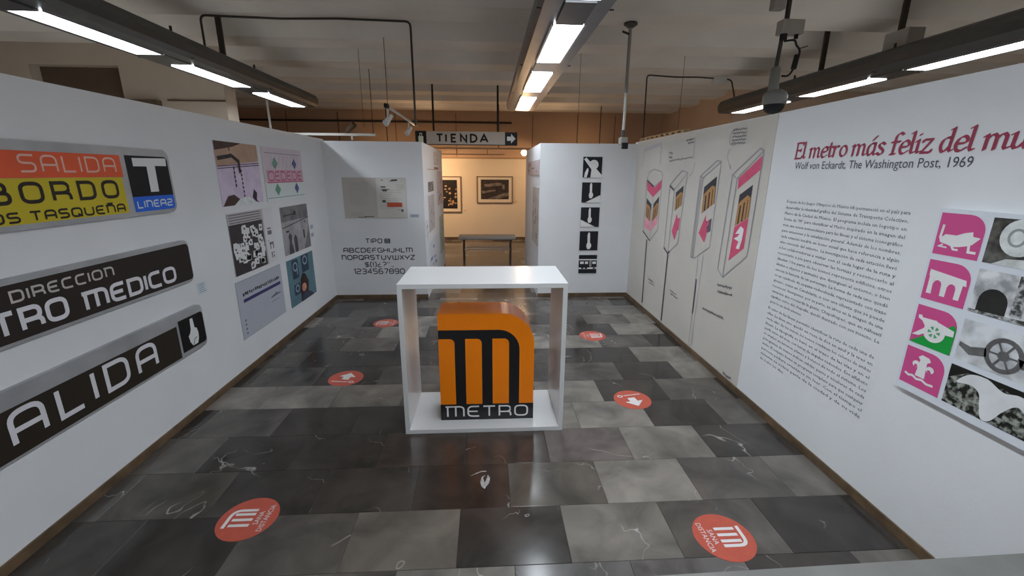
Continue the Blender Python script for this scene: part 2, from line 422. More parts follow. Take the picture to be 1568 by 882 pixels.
def board(name, label, cat, loc, basis, w_, h, thick=.012, material=None, group=None, r=0., corners=(1, 1, 1, 1), part='board', lift=0.):
    """an Empty at the lower-left corner of a flat board on a wall, with the board as its first part"""
    loc = [loc[i] + .0006 * basis[2][i] for i in range(3)]      # adhesive pad
    e = empty(name, loc, basis); tag(e, label, cat, group)
    pts = rrect(0, 0, w_, h, r, corners) if r else rect(0, 0, w_, h)
    b = MB(); b.prism(pts, 2, lift, lift + thick)
    b.build(part, material or PAPER, e)
    return e

# ================================================================== SETTING
XL, XR, YB, H, HB = -2.4356, 2.2926, 6.789, 2.44, 2.412
GXL, GXR, GYL, GYR = -.975, .803, 9.65, 9.3        # passage between the back partitions
YF = 13.13                                         # far gallery wall
XRW, XLW = 8.6, -9.0
YN = -8.0
ROOF = 3.78

floor = struct(box('floor', (XLW, YN, -.1), (XRW, YF, -.003), GROUT))
for nm, a, c in (('aisle_bounce_paving', XLW, XL - .1), ('aisle_bounce_paving', XR + .1, 5.1)): box(nm, (a, -2.6, -.003), (c, YB + 5, -.0005), mat('pale_bounce_terrazzo', (.5, .47, .43), .4, noise=.15, nscale=9), floor)  # unseen aisle floors, added pale to bounce lamp light up to the ceiling
box('lobby_paving', (XLW, YN, -.003), (XRW, -2.6, -.0005), mat('pale_bounce_terrazzo', (.5, .47, .43), .4), floor)  # unseen floor in the same pale bounce colour
TW, TD = .6055, .4072; G = .0025; B = .006
def tile_mesh(w_, d):
    b = MB(); x, y = w_ / 2 - G / 2, d / 2 - G / 2; c = .0015
    b.add([(-x, -y, -B), (x, -y, -B), (x, y, -B), (-x, y, -B), (-x, -y, -c), (x, -y, -c), (x, y, -c), (-x, y, -c),
           (-x + c, -y + c, 0), (x - c, -y + c, 0), (x - c, y - c, 0), (-x + c, y - c, 0)],
          [(0, 1, 5, 4), (1, 2, 6, 5), (2, 3, 7, 6), (3, 0, 4, 7), (4, 5, 9, 8), (5, 6, 10, 9), (6, 7, 11, 10), (7, 4, 8, 11), (8, 9, 10, 11)])
    me = bpy.data.meshes.new('tile'); me.from_pydata(b.v, [], b.f); me.materials.append(MARBLE); return me
FULL = tile_mesh(TW, TD)
DK, MD, LT = (.044, .04, .038), (.088, .083, .08), (.18, .173, .165)
def tone():
    t = R.random()
    base = DK if t < .36 else (MD if t < .74 else LT)
    k = R.uniform(.8, 1.25)
    return tuple(c * k for c in base)
# tones read off the photograph for the nearer rows: (row, index) -> tone
OV = {(0, -1): DK, (0, 0): LT, (0, 1): MD, (0, 2): DK, (0, -2): (.13, .12, .11), (0, -3): MD, (0, -4): DK, (0, -5): DK,
      (1, -1): (.1, .094, .086), (1, 0): LT, (1, 1): MD, (1, 2): (.13, .125, .12), (1, -2): (.05, .04, .036), (1, -3): DK, (1, -4): DK, (1, -5): (.08, .075, .068), (1, -6): MD,
      (2, 0): (.11, .1, .1), (2, 1): LT, (2, 2): DK, (2, -1): (.05, .04, .036), (2, -2): (.055, .045, .04), (2, -3): DK, (2, -4): DK, (2, -5): MD,
      (3, 0): LT, (3, -1): (.15, .145, .135), (3, 1): DK, (3, 2): MD, (3, -3): DK, (3, -4): DK, (3, -5): MD,
      (4, 0): LT, (4, 1): DK, (4, 2): MD, (4, -3): (.15, .14, .13), (4, -4): LT, (4, -5): LT, (4, -2): (.13, .12, .11),
      (5, -1): DK, (5, 0): MD, (5, 1): DK, (5, 2): LT, (5, -3): MD, (5, -4): DK, (5, -5): MD,
      (6, 0): DK, (6, 1): DK, (6, 2): LT, (6, -4): DK, (6, -5): (.06, .055, .05), (7, 0): LT, (7, 1): MD, (7, -4): (.11, .1, .095),
      (-1, -1): (.11, .11, .115), (-1, 0): (.15, .145, .15), (-1, 1): DK, (-1, 2): (.12, .115, .11)}
def lay(k, x0, x1, y0=None, y1=None):
    ya = 1.785 + TD * k; yc = ya + TD
    ya = max(ya, y0) if y0 is not None else ya; yc = min(yc, y1) if y1 is not None else yc
    if yc - ya < .02: return
    ph = .426 if k % 2 == 0 else .73
    n = math.floor((x0 - ph) / TW)
    while ph + n * TW < x1:
        a, b = max(ph + n * TW, x0), min(ph + (n + 1) * TW, x1)
        if b - a > .02:
            full = abs(b - a - TW) < 1e-4 and abs(yc - ya - TD) < 1e-4
            o = bpy.data.objects.new('floor_tile', FULL if full else tile_mesh(b - a, yc - ya)); COL.objects.link(o)
            o.parent = floor; o.location = ((a + b) / 2, (ya + yc) / 2, 0)
            c = OV.get((k, n), None)
            kk = R.uniform(.9, 1.1)
            c = tuple(v * kk for v in c) if c else tone()
            o.color = (c[0] * 1.05, c[1], c[2] * .94, 1)
        n += 1
for k in range(-3, 13): lay(k, XL + .004, XR - .004, None, YB - .01)
for k in range(12, 20): lay(k, GXL + .004, GXR - .004, YB - .01, GYR)
for k in range(18, 28): lay(k, -1.9, 1.9, GYR + .36 if False else GYL + .004, YF - .01)
for k in range(18, 20): lay(k, GXL + .004, 1.9, GYR + .004, GYL + .004)

sx_, sy_ = -.035, 2.43
st_ = MB()
for p_ in ([(-.02, -.055), (.0, -.075), (.012, -.05), (.03, -.02), (.035, .03), (.02, .06), (.012, .02), (.0, -.02), (-.012, .03), (.005, .055), (-.02, .04), (-.03, -.01)], [(-.1, .05), (-.05, .085), (-.02, .1), (.01, .098), (.012, .09), (-.02, .09), (-.05, .075)]):
    st_.poly([(sx_ + a, sy_ + b) for a, b in p_], .0006)
so_ = st_.build('white_stain', mat('white_paint_stain', (.42, .41, .4), .35, noise=.5, nscale=45), floor); so_['kind'] = 'stuff'
ceiling = struct(box('ceiling', (XLW, YN, ROOF), (XRW, YF, ROOF + .15), CEIL))
RIBS = [5.43 + 1.19 * n for n in range(-11, 7)]
rib_b = MB().prism([(-.66, ROOF), (-.45, 3.6), (0, 3.6), (.16, ROOF)], 0, XLW + .01, XRW - .01)
for i, yf in enumerate(RIBS):
    if i == 0: rb0 = rib_b.build('ceiling_rib', CEIL, ceiling); rb = rb0
    else:
        rb = rb0.copy(); COL.objects.link(rb); rb.parent = ceiling
    rb.location = (0, yf, 0)

# outer shell of the hall
wfar = struct(box('wall_far', (XLW, YF, 0), (XRW, YF + .2, ROOF), ORANGE))
wright_o = struct(box('wall_outer_right', (XRW, YN, 0), (XRW + .2, YF, ROOF), mat('pale_terracotta_paint', (.72, .55, .41), .75, noise=.06, nscale=.8)))
struct(box('wall_gallery_right', (5.1, 9.3, 0), (5.3, YF, ROOF), MATS['pale_terracotta_paint']))
struct(box('wall_cross_right', (5.3, 9.3, 0), (XRW, 9.5, ROOF), MATS['pale_terracotta_paint']))
struct(box('wall_outer_left', (XLW - .2, YN, 0), (XLW, YF, ROOF), TANWALL))
struct(box('wall_behind', (XLW, YN - .2, 0), (XRW, YN, ROOF), WHITE))
# tan cross wall beyond the sign partition, with a dark recessed bay
YC = 7.2
wc = empty('wall_cross', (0, 0, 0)); struct(wc)
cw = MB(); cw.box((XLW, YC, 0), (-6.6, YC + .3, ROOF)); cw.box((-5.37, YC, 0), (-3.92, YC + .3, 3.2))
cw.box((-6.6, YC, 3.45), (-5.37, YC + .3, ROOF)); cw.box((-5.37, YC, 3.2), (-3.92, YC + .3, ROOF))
cw.build('wall_body', TANWALL, wc)
box('recess_shade_panel', (-6.6, YC + .16, 0), (-5.37, YC + .24, 3.45), BROWN, wc)  # added panel, its dark brown stands in for the unlit opening
box('recess_sill', (-5.4, YC - .12, 2.9), (-4.85, YC, 2.98), BROWN, wc)
box('cable_duct', (-4.75, YC - .02, 2.98), (-3.92, YC, 3.0), BROWN, wc)
# conduits and cream gallery facing on the far wall
box('gallery_facing', (-3.6, YF - .03, 0), (3.6, YF, 2.37), CREAM, wfar)
box('wall_seam', (-3.6, YF - .035, 2.37), (3.6, YF, 2.41), mat('tan_trim', (.4, .25, .13), .7), wfar)
for z in (3.36,): MB().tube([(XLW, YF - .04, z), (.7, YF - .04, z)], .025).build('surface_conduit', DARKMET, wfar)
for x in (-5.6, -4.19, -2.6, -.9, 1.3, 2.6, 3.7): box('panel_seam', (x, YF - .012, 2.42), (x + .02, YF, 3.6), BROWN if x == -4.19 else mat('dark_terracotta_joint', (.3, .15, .07), .8), wfar)  # seam strips in a darker terracotta
struct(box('baseboard_far', (-3.6, YF - .05, 0), (3.6, YF - .03, .09), WOOD))

# exhibition partitions
wl = struct(box('wall_left', (XL - .1, -2.6, -.002), (XL, YB + .1, H), WHITE))
wr = struct(box('wall_right', (XR, -2.6, -.002), (XR + .1, YB + .1, H), WHITE))
wbl = struct(MB().prism([(XL, YB), (GXL, YB), (GXL, GYL), (GXL - .1, GYL), (GXL - .1, YB + .1), (XL, YB + .1)], 2, -.002, HB).build('wall_back_left', WHITE))
wbr = struct(MB().prism([(XR, YB), (XR, YB + .1), (GXR + .1, YB + .1), (GXR + .1, GYR), (GXR, GYR), (GXR, YB)], 2, -.002, HB).build('wall_back_right', WHITE))
BH, BT = .065, .012
struct(box('baseboard_left', (XL, -2.6, 0), (XL + BT, YB, BH), WOOD, None, .003))
struct(box('baseboard_right', (XR - BT, -2.6, 0), (XR, YB, BH), WOOD, None, .003))
struct(box('baseboard_back_left', (XL + BT, YB - BT, 0), (GXL, YB, BH), WOOD, None, .003))
struct(box('baseboard_back_right', (GXR, YB - BT, 0), (XR - BT, YB, BH), WOOD, None, .003))
# ledge of the low parapet the photograph is taken over
pa, pb = Vector((-.9, .905)), Vector((3.2, .99))
par = empty('wall_parapet', (0, 0, 0)); struct(par)
XR_P = XR - .02
yb_at = lambda x: .918 + (x - .446) * .0165
MB().prism([(-.25, yb_at(-.25)), (-.25, yb_at(-.25) - .22), (XR_P, yb_at(XR_P) - .22), (XR_P, yb_at(XR_P))], 2, .86, .9).build('ledge_cap', LEDGE, par, .006)
MB().prism([(-.22, yb_at(-.22) - .03), (-.22, yb_at(-.22) - .19), (XR_P, yb_at(XR_P) - .19), (XR_P, yb_at(XR_P) - .03)], 2, 0, .86).build('ledge_body', LEDGE, par)

# ================================================================== LIGHT ROWS
PANELS = [(-7.42, -6.32), (-5.87, -4.77), (-4.32, -3.22), (-2.77, -1.67), (-1.22, -.12), (.33, 1.43), (1.88, 2.975), (3.43, 4.53), (4.975, 6.09), (6.54, 7.77)]
def fixture(xc, label, body, rods, boxy=None, y0=-7.6, y1=7.95):
    e = empty('lighting_trough', (xc, y0, 3.0)); tag(e, label, 'ceiling light', 'suspended lighting troughs')
    L = y1 - y0
    prof = [(-.12, .012), (-.225, .018), (-.25, .06), (-.255, .13), (-.22, .2), (-.11, .25), (.11, .25), (.22, .2), (.255, .13), (.25, .06), (.225, .018), (.12, .012)]
    b = MB(); n = len(prof)
    # closed extrusion along Y with smooth sides
    vs = [(p[0], 0, p[1]) for p in prof] + [(p[0], L, p[1]) for p in prof]
    b.add(vs, [(i, (i + 1) % n, n + (i + 1) % n, n + i)[::-1] for i in range(n)], False)
    b.add(vs, [tuple(range(n)), tuple(range(n, 2 * n))[::-1]])
    b.build('trough_body', body, e, .0)
    for (a, c) in PANELS:
        d = MB().box((-.108, a - y0, 0), (.108, c - y0, .011)).build('diffuser', DIFF, e)
        li = bpy.data.lights.new('tube_panel', 'AREA'); li.shape = 'RECTANGLE'; li.size = .2; li.size_y = c - a - .02
        li.energy = LAMP_W; li.color = (.86, .935, 1.); li.spread = math.radians(SPREAD)
        lo = bpy.data.objects.new('tube_panel', li); COL.objects.link(lo); lo.parent = d; lo.location = (0, (a + c) / 2 - y0, -.006)
        fr = MB()
        for (s0, s1) in ((-.125, -.109), (.109, .125)): fr.box((s0, a - y0, -.004), (s1, c - y0, .012))
        fr.build('diffuser_rail', STEEL, d)
    for a in [(PANELS[i][1] + PANELS[i + 1][0]) / 2 - y0 for i in range(len(PANELS) - 1)]:
        if 3.0 < a + y0 < 3.4:
            MB().box((-.1, a - .2, -.006), (.1, a + .22, .011)).build('dark_blank_plate', mat('dark_blank', (.03, .03, .035), .4), e)
        else:
            MB().box((-.11, a - .19, .003), (.11, a + .19, .012)).build('blank_plate', body, e)
        MB().box((-.258, a - .004, .02), (.258, a + .004, .028)).build('joint_seam', DARKMET, e)
    for a in [y0 + .3 + 1.5 * i for i in range(10)]:
        MB().tube([(.12 if xc < 0 else -.12, a - y0, .24), (.12 if xc < 0 else -.12, a - y0, .285)], .012, 8).build('suspension_clip', DARKMET, e)
    for yr in rods:
        MB().box((-.03, yr - y0 - .012, .25), (.03, yr - y0 + .012, .782)).build('hanger_strap', DARKMET, e)
    return e
fixture(.59, 'lighting trough hanging over the plinth with bright metal sides and a dark blank plate', mat('satin_trough_metal', (.2, .195, .2), .36, metal=.7, noise=.12, nscale=5), [5.75, 2.2, -.8, -4.0])
fixture(-3.08, 'dark grey lighting trough hanging behind the wall of station name signs', GREYMET, [5.75, 2.2, -.8, -4.0])
fr_ = fixture(4.32, 'dark grey lighting trough hanging behind the wall with the drawn mural, ballast box on top', GREYMET, [5.88, 4.8, 2.2, -.8, -4.0])
box('ballast_box', (-.08, 4.62 + 7.6, .245), (.1, 4.9 + 7.6, .42), BEIGEMET, fr_, .008)

# ================================================================== PLINTH AND LOGO BLOCK
PX0, PX1, PY0, PY1, PH, PT = -.652, .576, 2.985, 3.585, 1.205, .035
pl = empty('display_frame', ((PX0 + PX1) / 2, (PY0 + PY1) / 2, 0))
tag(pl, 'white open box display frame standing on the marble floor', 'plinth')
hw, hd = (PX1 - PX0) / 2, (PY1 - PY0) / 2
box('base_board', (-hw, -hd, 0), (hw, hd, PT), LAMINATE, pl, .002)
box('top_board', (-hw, -hd, PH - PT), (hw, hd, PH), LAMINATE, pl, .002)
box('side_board', (-hw, -hd, PT), (-hw + PT, hd, PH - PT), LAMINATE, pl, .002)
box('side_board', (hw - PT, -hd, PT), (hw, hd, PH - PT), LAMINATE, pl, .002)

bl = empty('logo_block', (-.0175, 3.115, PT)); tag(bl, 'orange block with black letter M stripes and METRO lettering on a black foot', 'sign')
bw, bh, bd, rc = .371, .903, .3, .255
outl = [(-bw, 0), (bw, 0)] + ell(bw - rc, bh - rc, rc, n=14, a0=0, a1=90) + [(-bw, bh)]
def ext(poly, y0, y1):
    b = MB(); n = len(poly)
    V = [(p[0], y0, p[1]) for p in poly] + [(p[0], y1, p[1]) for p in poly]
    b.add(V, [tuple(range(n)), tuple(range(n, 2 * n))[::-1]])
    b.add(V, [(i, n + i, n + (i + 1) % n, (i + 1) % n) for i in range(n)], False)
    return b
bo = ext(outl, .0, bd)
ob = bo.build('block_body', LAMOR, bl, .004)
blf = empty('m_emblem', (0, 0, 0))
def bfront(name, material, polys, layer):
    o = flat(name, material, polys, bl, 0.)
    o.matrix_local = Matrix(((1, 0, 0, 0), (0, 0, -1, -LZ * layer), (0, 1, 0, 0), (0, 0, 0, 1)))
    return o
bpy.data.objects.remove(blf)
zt, zb_ = .772, .70                     # cross band of the M
ro = .165
band = [(-bw, zt), (-bw, zb_), (.259, zb_ - .1), (.259, zt)]
P_ = []
x_r0, x_r1 = .174, .256                 # third leg
P_.append([(-bw, zb_), (x_r0 - .06, zb_)] + [(x_r1 - ro, zb_), (x_r1 - ro, zt), (-bw, zt)])
P_.append([(x_r1 - ro, zb_ + .0)] + [(x_r0 - .03, zb_)] + ell(x_r0 - .04, zb_ - .04, .04, n=5, a0=90, a1=0)[1:] + [(x_r0, zb_ - .12), (x_r1, zb_ - .12)] + ell(x_r1 - ro, zt - ro, ro, n=10, a0=0, a1=90))
P_.append(rect(x_r0, .14, x_r1, zb_ - .12 + .0))
for (a, c) in ((-.248, -.166), (-.038, .044)):
    P_.append(rect(a, .14, c, zb_))
    P_.append([(a, zb_)] + [(a - .035, zb_)] + [(a - .035 + .035 * math.sin(math.radians(t)), zb_ - .035 + .035 * math.cos(math.radians(t))) for t in (30, 60, 90)])
bfront('m_stripes', BLKV, P_, 1)
box('foot_band', (-bw - .001, -.0015, 0), (bw + .001, bd + .001, .14), BLKV, bl)
for g_ in sign_text('METRO', -.33, .026, .1, .13, .3, fit=.66, by=True): bfront('letter', mat('white_vinyl', (.8, .8, .8), .4), g_, 3)

# ================================================================== FLOOR STICKERS
RED = mat('red_floor_vinyl', (.52, .095, .06), .35, noise=.06, nscale=20); STW = mat('white_floor_vinyl', (.75, .72, .72), .4)
def m_mark(s):     # white M logo polys, centred, height s
    out = []
    h = s; w_ = s * .95; t = s * .13
    out += strip(rounded([(-w_ / 2, h / 2 - t / 2, 0), (w_ / 2 - t / 2, h / 2 - t / 2, s * .34), (w_ / 2 - t / 2, -h / 2)], False, s * .34), t)
    for x in (-.36, -.08, .2): out.append(rect(x * s - t / 2, -h / 2, x * s + t / 2, h / 2 - t * 1.75))
    return out
def sticker(x, y, ang, kind, label):
    e = empty('floor_sticker', (x, y, 0), ((math.cos(ang), math.sin(ang), 0), (-math.sin(ang), math.cos(ang), 0), (0, 0, 1)))
    tag(e, label, 'floor sticker', 'round red floor stickers')
    MB().prism(ell(0, 0, .165, n=40), 2, 0, .0015).build('disc', RED, e)
    if kind == 'm':
        flat('m_emblem', STW, shift(m_mark(.15), 0, .045), e, .0022)
        t1 = font_polys(['SANA'], .042, .03, .1); t2 = font_polys(['DISTANCIA'], .042, .03, .2)
        flat('lettering', STW, shift(t1, -.05, -.075) + shift(t2, -.1, -.118), e, .0022)
    else:
        ar = [(-.035, -.03), (.035, -.03), (.035, .03), (.085, .03), (0, .115), (-.085, .03), (-.035, .03)]
        flat('arrow', STW, [ar], e, .0022)
        flat('lettering', STW, [rect(-.11 + .018 * i, -.085, -.098 + .018 * i, -.068) for i in range(9)] + strip(ell(.085, -.074, .022, .016, n=14), .01, True), e, .0022)
sticker(-1.42, 2.175, math.radians(90 + 0), 'm', 'red disc with M emblem and SANA DISTANCIA, nearest the black SALIDA sign')
sticker(1.31, 1.91, math.radians(-90), 'm', 'red disc with M emblem and SANA DISTANCIA, below the board of pink icons')
sticker(-1.414, 3.965, math.radians(-8), 'arrow', 'red disc with white arrow below the six posters')
sticker(1.29, 3.432, math.radians(180 + 10), 'arrow', 'red disc with white arrow below the drawn mural')
sticker(-1.39, 5.585, math.radians(90), 'm', 'red disc with M emblem in front of the alphabet lettering')
sticker(1.302, 5.012, math.radians(-90), 'm', 'red disc with M emblem in front of the hand pictograms')

# ================================================================== LEFT WALL: three station signs
ALU = mat('pale_sign_aluminium', (.42, .43, .45), .4, metal=.2, noise=.15, nscale=4)
SB = ink('#1d1815'); SW = ink('#a7a6ab')
X0 = .95
def L(y): return y - X0
s1 = board('station_sign', 'aluminium station sign with orange SALIDA, yellow BORDO band and black T square', 'sign', (XL, X0, 1.67), FACE_PX, L(3.525), .452, .03, ALU, None, .06, (1, 1, 1, 1))
Z1 = .03 + LZ
flat('orange_field', ink('#b8472a', .08, 3), [rect(.04, 1.93 - 1.67, L(3.075), 2.068 - 1.67)], s1, Z1)
flat('yellow_field', ink('#9b8c1f', .05, 3), [rect(.04, 1.698 - 1.67, L(3.062), 1.929 - 1.67)], s1, Z1)
flat('black_square', ink('#0d0e10'), [rrect(L(3.115), 1.797 - 1.67, L(3.505), 2.07 - 1.67, .03, (0, 0, 1, 0))], s1, Z1)
flat('blue_field', ink('#1f4fa8'), [rrect(L(3.115), 1.695 - 1.67, L(3.505), 1.797 - 1.67, .03, (0, 1, 0, 0))], s1, Z1)
flat('letter_t', ink('#b2b5b8'), [[(L(3.172), .33), (L(3.29), .33), (L(3.286), .155), (L(3.365), .155), (L(3.37), .335), (L(3.485), .335), (L(3.49), .39), (L(3.172), .384)]], s1, Z1 + LZ)
letters(ink('#b98a80'), sign_text('SALIDA', 0, 1.958 - 1.67, .094, .12, .36, fit=.6, right=L(3.03), by=True), s1, Z1 + LZ)
letters(SB, sign_text('TRANSBORDO', 0, 1.798 - 1.67, .114, .175, .5, fit=.617, part='ORDO', right=L(3.013), by=True), s1, Z1 + LZ)
letters(SB, sign_text('CAMINOS TASQUEÑA', 0, 1.706 - 1.67, .056, .2, .32, fit=.62, part='TASQUEÑA', right=L(3.035), by=True), s1, Z1 + LZ)
letters(ink('#9aa5bd'), sign_text('LINEA2', L(3.14), 1.717 - 1.67, .053, .19, .3, fit=.34, by=True), s1, Z1 + LZ)
s2 = board('station_sign', 'dark brown station sign reading DIRECCION over CENTRO MEDICO', 'sign', (XL, X0, 1.108), FACE_PX, L(3.562), .335, .03, ALU, None, .05)
flat('brown_field', SB, [rrect(.012, 1.125 - 1.108, L(3.556), 1.413 - 1.108, .035)], s2, Z1)
letters(ink('#928c8a'), sign_text('DIRECCION', 0, 1.317 - 1.108, .064, .18, .36, fit=.625, right=L(2.835), by=True), s2, Z1 + LZ)
letters(SW, sign_text('MEDICO', L(2.583), 1.15 - 1.108, .122, .2, .3, fit=.785, by=True), s2, Z1 + LZ)
letters(SW, sign_text('CENTRO', 0, 1.157 - 1.108, .13, .19, .3, fit=.265, part='RO', right=L(2.49), by=True), s2, Z1 + LZ)
s3 = board('station_sign', 'dark brown station sign with wide SALIDA lettering and a white hand on a black square', 'sign', (XL, X0, .545), FACE_PX, L(3.58), .36, .03, ALU, None, .05)
flat('brown_field', ink('#1f1a14'), [rrect(.012, .01, L(3.262), .812 - .545, .035, (1, 0, 0, 1))], s3, Z1)
flat('black_square', ink('#0b0b0d'), [rrect(L(3.285), .58 - .545, L(3.574), .842 - .545, .03, (0, 1, 1, 0))], s3, Z1)
letters(SW, sign_text('SALIDA', 0, .607 - .545, .19, .15, .45, fit=1.0, part='ALIDA', right=L(3.03), by=True), s3, Z1 + LZ)
def hand(cx, y0, h):      # pointing hand, finger up
    P = [(-.07, .98), (.07, .98), (.1, .62), (.2, .58), (.24, .4), (.22, .2), (.14, .04), (-.12, .04), (-.22, .2), (-.26, .42), (-.16, .5), (-.1, .62)]
    return [[(cx + a * h, y0 + b * h) for a, b in P]]
flat('hand_pictogram', ink('#aeb2b6'), hand(L(3.43), .045, .235), s3, Z1 + LZ)
flat('thumb_line', ink('#0b0b0d'), strip([(L(3.41), .06), (L(3.43), .1), (L(3.46), .11)], .006), s3, Z1 + 2 * LZ)
# wall text label between the signs and the posters
lb = board('wall_label', 'small pale text label beside the DIRECCION sign', 'label', (XL, 3.62, .955), FACE_PX, .115, .105, .003, ink('#a3a8b3'))
flat('fine_print', ink('#6d7480'), [rect(.01, .09 - .017 * i, .01 + R.uniform(.07, .095), .096 - .017 * i) for i in range(5)], lb, .0045)

# ================================================================== LEFT WALL: six posters
ZP = .006 + LZ
def poster(label, y0, z0, y1, z1, material, name='poster', cat='poster'):
    return board(name, label, cat, (XL, y0, z0), FACE_PX, y1 - y0, z1 - z0, .006, material, 'six posters beside the station signs')
# 1 interior photograph
p = poster('poster photo of a pale lilac room with dark ducts under a brown ceiling', 4.155, 1.655, 4.895, 2.237, ink('#a599ab', .12, 6))
flat('print_ceiling', ink('#8d7463', .15, 5), [[(0, .36), (.74, .42), (.74, .582), (0, .582)]], p, ZP)
flat('print_shade', ink('#3a2b26', .3, 6), [[(0, .5), (.28, .54), (.45, .582), (0, .582)], [(0, 0), (.1, .09), (.2, .1), (.3, .05), (.33, 0)]], p, ZP + LZ)
flat('print_ducts', ink('#2a2226'), strip([(.02, .43), (.25, .46), (.36, .41), (.36, .3)], .035) + strip([(.0, .36), (.74, .4)], .007) + strip([(0, .34), (.74, .38)], .007) + [rect(.22, y, .235, y + .04) for y in (.5, .44)] + [rect(.25, y, .27, y + .03) for y in (.17, .21, .25, .29, .33)] + [rect(.37, y, .39, y + .025) for y in (.03, .07, .11, .15, .19, .23, .27, .31)] + [[(.53, .06), (.57, .14), (.62, .1), (.6, .03), (.64, .0), (.58, .02)]], p, ZP + 2 * LZ)
flat('print_figures', ink('#a9b4c4', .2, 14), [[(.18, 0), (.3, .06), (.45, .07), (.6, .0)]], p, ZP + 3 * LZ)
# 2 pink lettering drawing
p = poster('drawing poster with a pink letter band and green and blue diamonds', 4.985, 1.652, 6.0, 2.235, ink('#a39aa2', .05, 5))
flat('print_green_half', ink('#a7b3b1'), [rect(0, 0, 1.015, .2)], p, ZP)
flat('pink_band', ink('#9f8490', .1, 20), [rect(.05, .2, 1.0, .34)], p, ZP + LZ)
flat('print_letters', ink('#974463'), sign_text('OEDEOE', .08, .215, .11, .13, .25, fit=.88) + strip([(.05, .2), (1., .2)], .012), p, ZP + 2 * LZ)
def dia(cx, cy_, a, b): return [(cx - a, cy_), (cx, cy_ - b), (cx + a, cy_), (cx, cy_ + b)]
flat('green_diamonds', ink('#587a6c'), [dia(.27, .41, .07, .065), dia(.27, .12, .07, .07)], p, ZP + 2 * LZ)
flat('blue_diamonds', ink('#3f466f'), [dia(.78, .41, .06, .065), dia(.78, .12, .06, .07)], p, ZP + 2 * LZ)
flat('print_rules', ink('#6d6470'), strip([(.05, .52), (1., .52)], .006) + strip([(.02, .03), (1., .03)], .006) + [s_ for k in range(8) for s_ in strip([(.15 + .1 * k, .36), (.2 + .1 * k, .5)], .004)], p, ZP + 2 * LZ)
# 3 card wall
p = poster('black and white poster of many small white cards on a dark board', 4.18, .985, 5.03, 1.582, ink('#8e8a8c'))
flat('print_header', ink('#4a484b'), [rect(.02, .597 - .025 * k - .02, .6, .597 - .025 * k - .012) for k in range(4)], p, ZP)
flat('dark_board', ink('#2f2a2c', .15, 10), [rect(.0, 0, .62, .49)], p, ZP)
cards, marks = [], []
for k in range(64):
    cx, cy_ = R.uniform(.05, .57), R.uniform(.03, .44)
    if cx < .22 and (cy_ > .3 or cy_ < .12): continue
    a = R.uniform(-.2, .2); w_, h = R.uniform(.03, .045), R.uniform(.025, .035)
    cards.append([(cx + u * math.cos(a) - v * math.sin(a), cy_ + u * math.sin(a) + v * math.cos(a)) for u, v in ((-w_, -h), (w_, -h), (w_, h), (-w_, h))])
    if k % 3: marks.append([(cx - R.uniform(.0, .02), cy_ - .012), (cx + R.uniform(.0, .02), cy_ - .012), (cx + R.uniform(.0, .024), cy_ + R.uniform(0, .014)), (cx - .014, cy_ + .012)])
flat('print_cards', ink('#a9a9ab'), cards, p, ZP + LZ)
flat('print_marks', ink('#1c1b1d'), marks, p, ZP + 2 * LZ)
flat('print_margin', ink('#a7a6a9'), [rect(.65, 0, .85, .597)], p, ZP)
flat('print_icons', ink('#55545c'), [rect(.7, .37, .78, .385), rect(.7, .31, .79, .355), rect(.69, .24, .71, .25), rect(.71, .2, .8, .225), rect(.72, .15, .74, .2), rect(.78, .15, .8, .2), rect(.72, .1, .8, .11), rect(.73, .05, .75, .1), rect(.77, .05, .79, .08)], p, ZP + LZ)
# 4 station hall photo
p = poster('grey poster photo of figures in a tiled station hall', 5.24, .988, 6.003, 1.562, ink('#7d7b7e', .25, 5))
flat('print_shade', ink('#5b595c', .3, 8), [rect(.0, .4, .763, .574), [(.55, 0), (.763, 0), (.763, .3)]], p, ZP)
flat('print_rails', ink('#2b2a2c'), strip([(.05, .47), (.4, .48)], .012) + strip([(.0, .33), (.763, .4)], .01) + [rect(.34, .46, .4, .51), rect(.08, .27, .16, .29), rect(.62, .34, .66, .36), rect(.56, .14, .6, .25)], p, ZP + LZ)
flat('print_figures', ink('#3d3b3e', .3, 12), [[(.1, 0), (.14, .16), (.12, .22), (.17, .26), (.22, .22), (.2, .14), (.24, 0)], [(.27, .0), (.27, .18), (.32, .22), (.36, .17), (.36, 0)]], p, ZP + 2 * LZ)
# 5 white poster
p = poster('white poster with black headline over a purple bar and small columns', 4.145, .345, 5.065, .93, ink('#878b94'))
flat('headline', ink('#26252c'), [rect(.09 + .0385 * i, .425 + R.choice((0, .008)), .09 + .0385 * i + R.uniform(.018, .034), .455 + R.choice((0, .006))) for i in range(20)], p, ZP)
flat('purple_bar', ink('#2f2a52'), [rect(.09, .36, .87, .395)], p, ZP)
flat('fine_print', ink('#7f8795'), [rect(.1 + .32 * c, .29 - .02 * k, .1 + .32 * c + R.uniform(.1, .22), .296 - .02 * k) for c in range(2) for k in range(7) if R.random() < .75], p, ZP)
flat('print_icons', ink('#4b5160'), [rect(.06, .04 + .045 * k, .085, .06 + .045 * k) for k in range(4)] + [[(.62, .27), (.72, .285), (.74, .3), (.76, .285), (.85, .275), (.85, .265), (.62, .255)]] + [rect(.62, .21, .8, .216)], p, ZP)
flat('print_edge', ink('#7c7e86'), [rect(0, .577, .92, .585)], p, ZP)
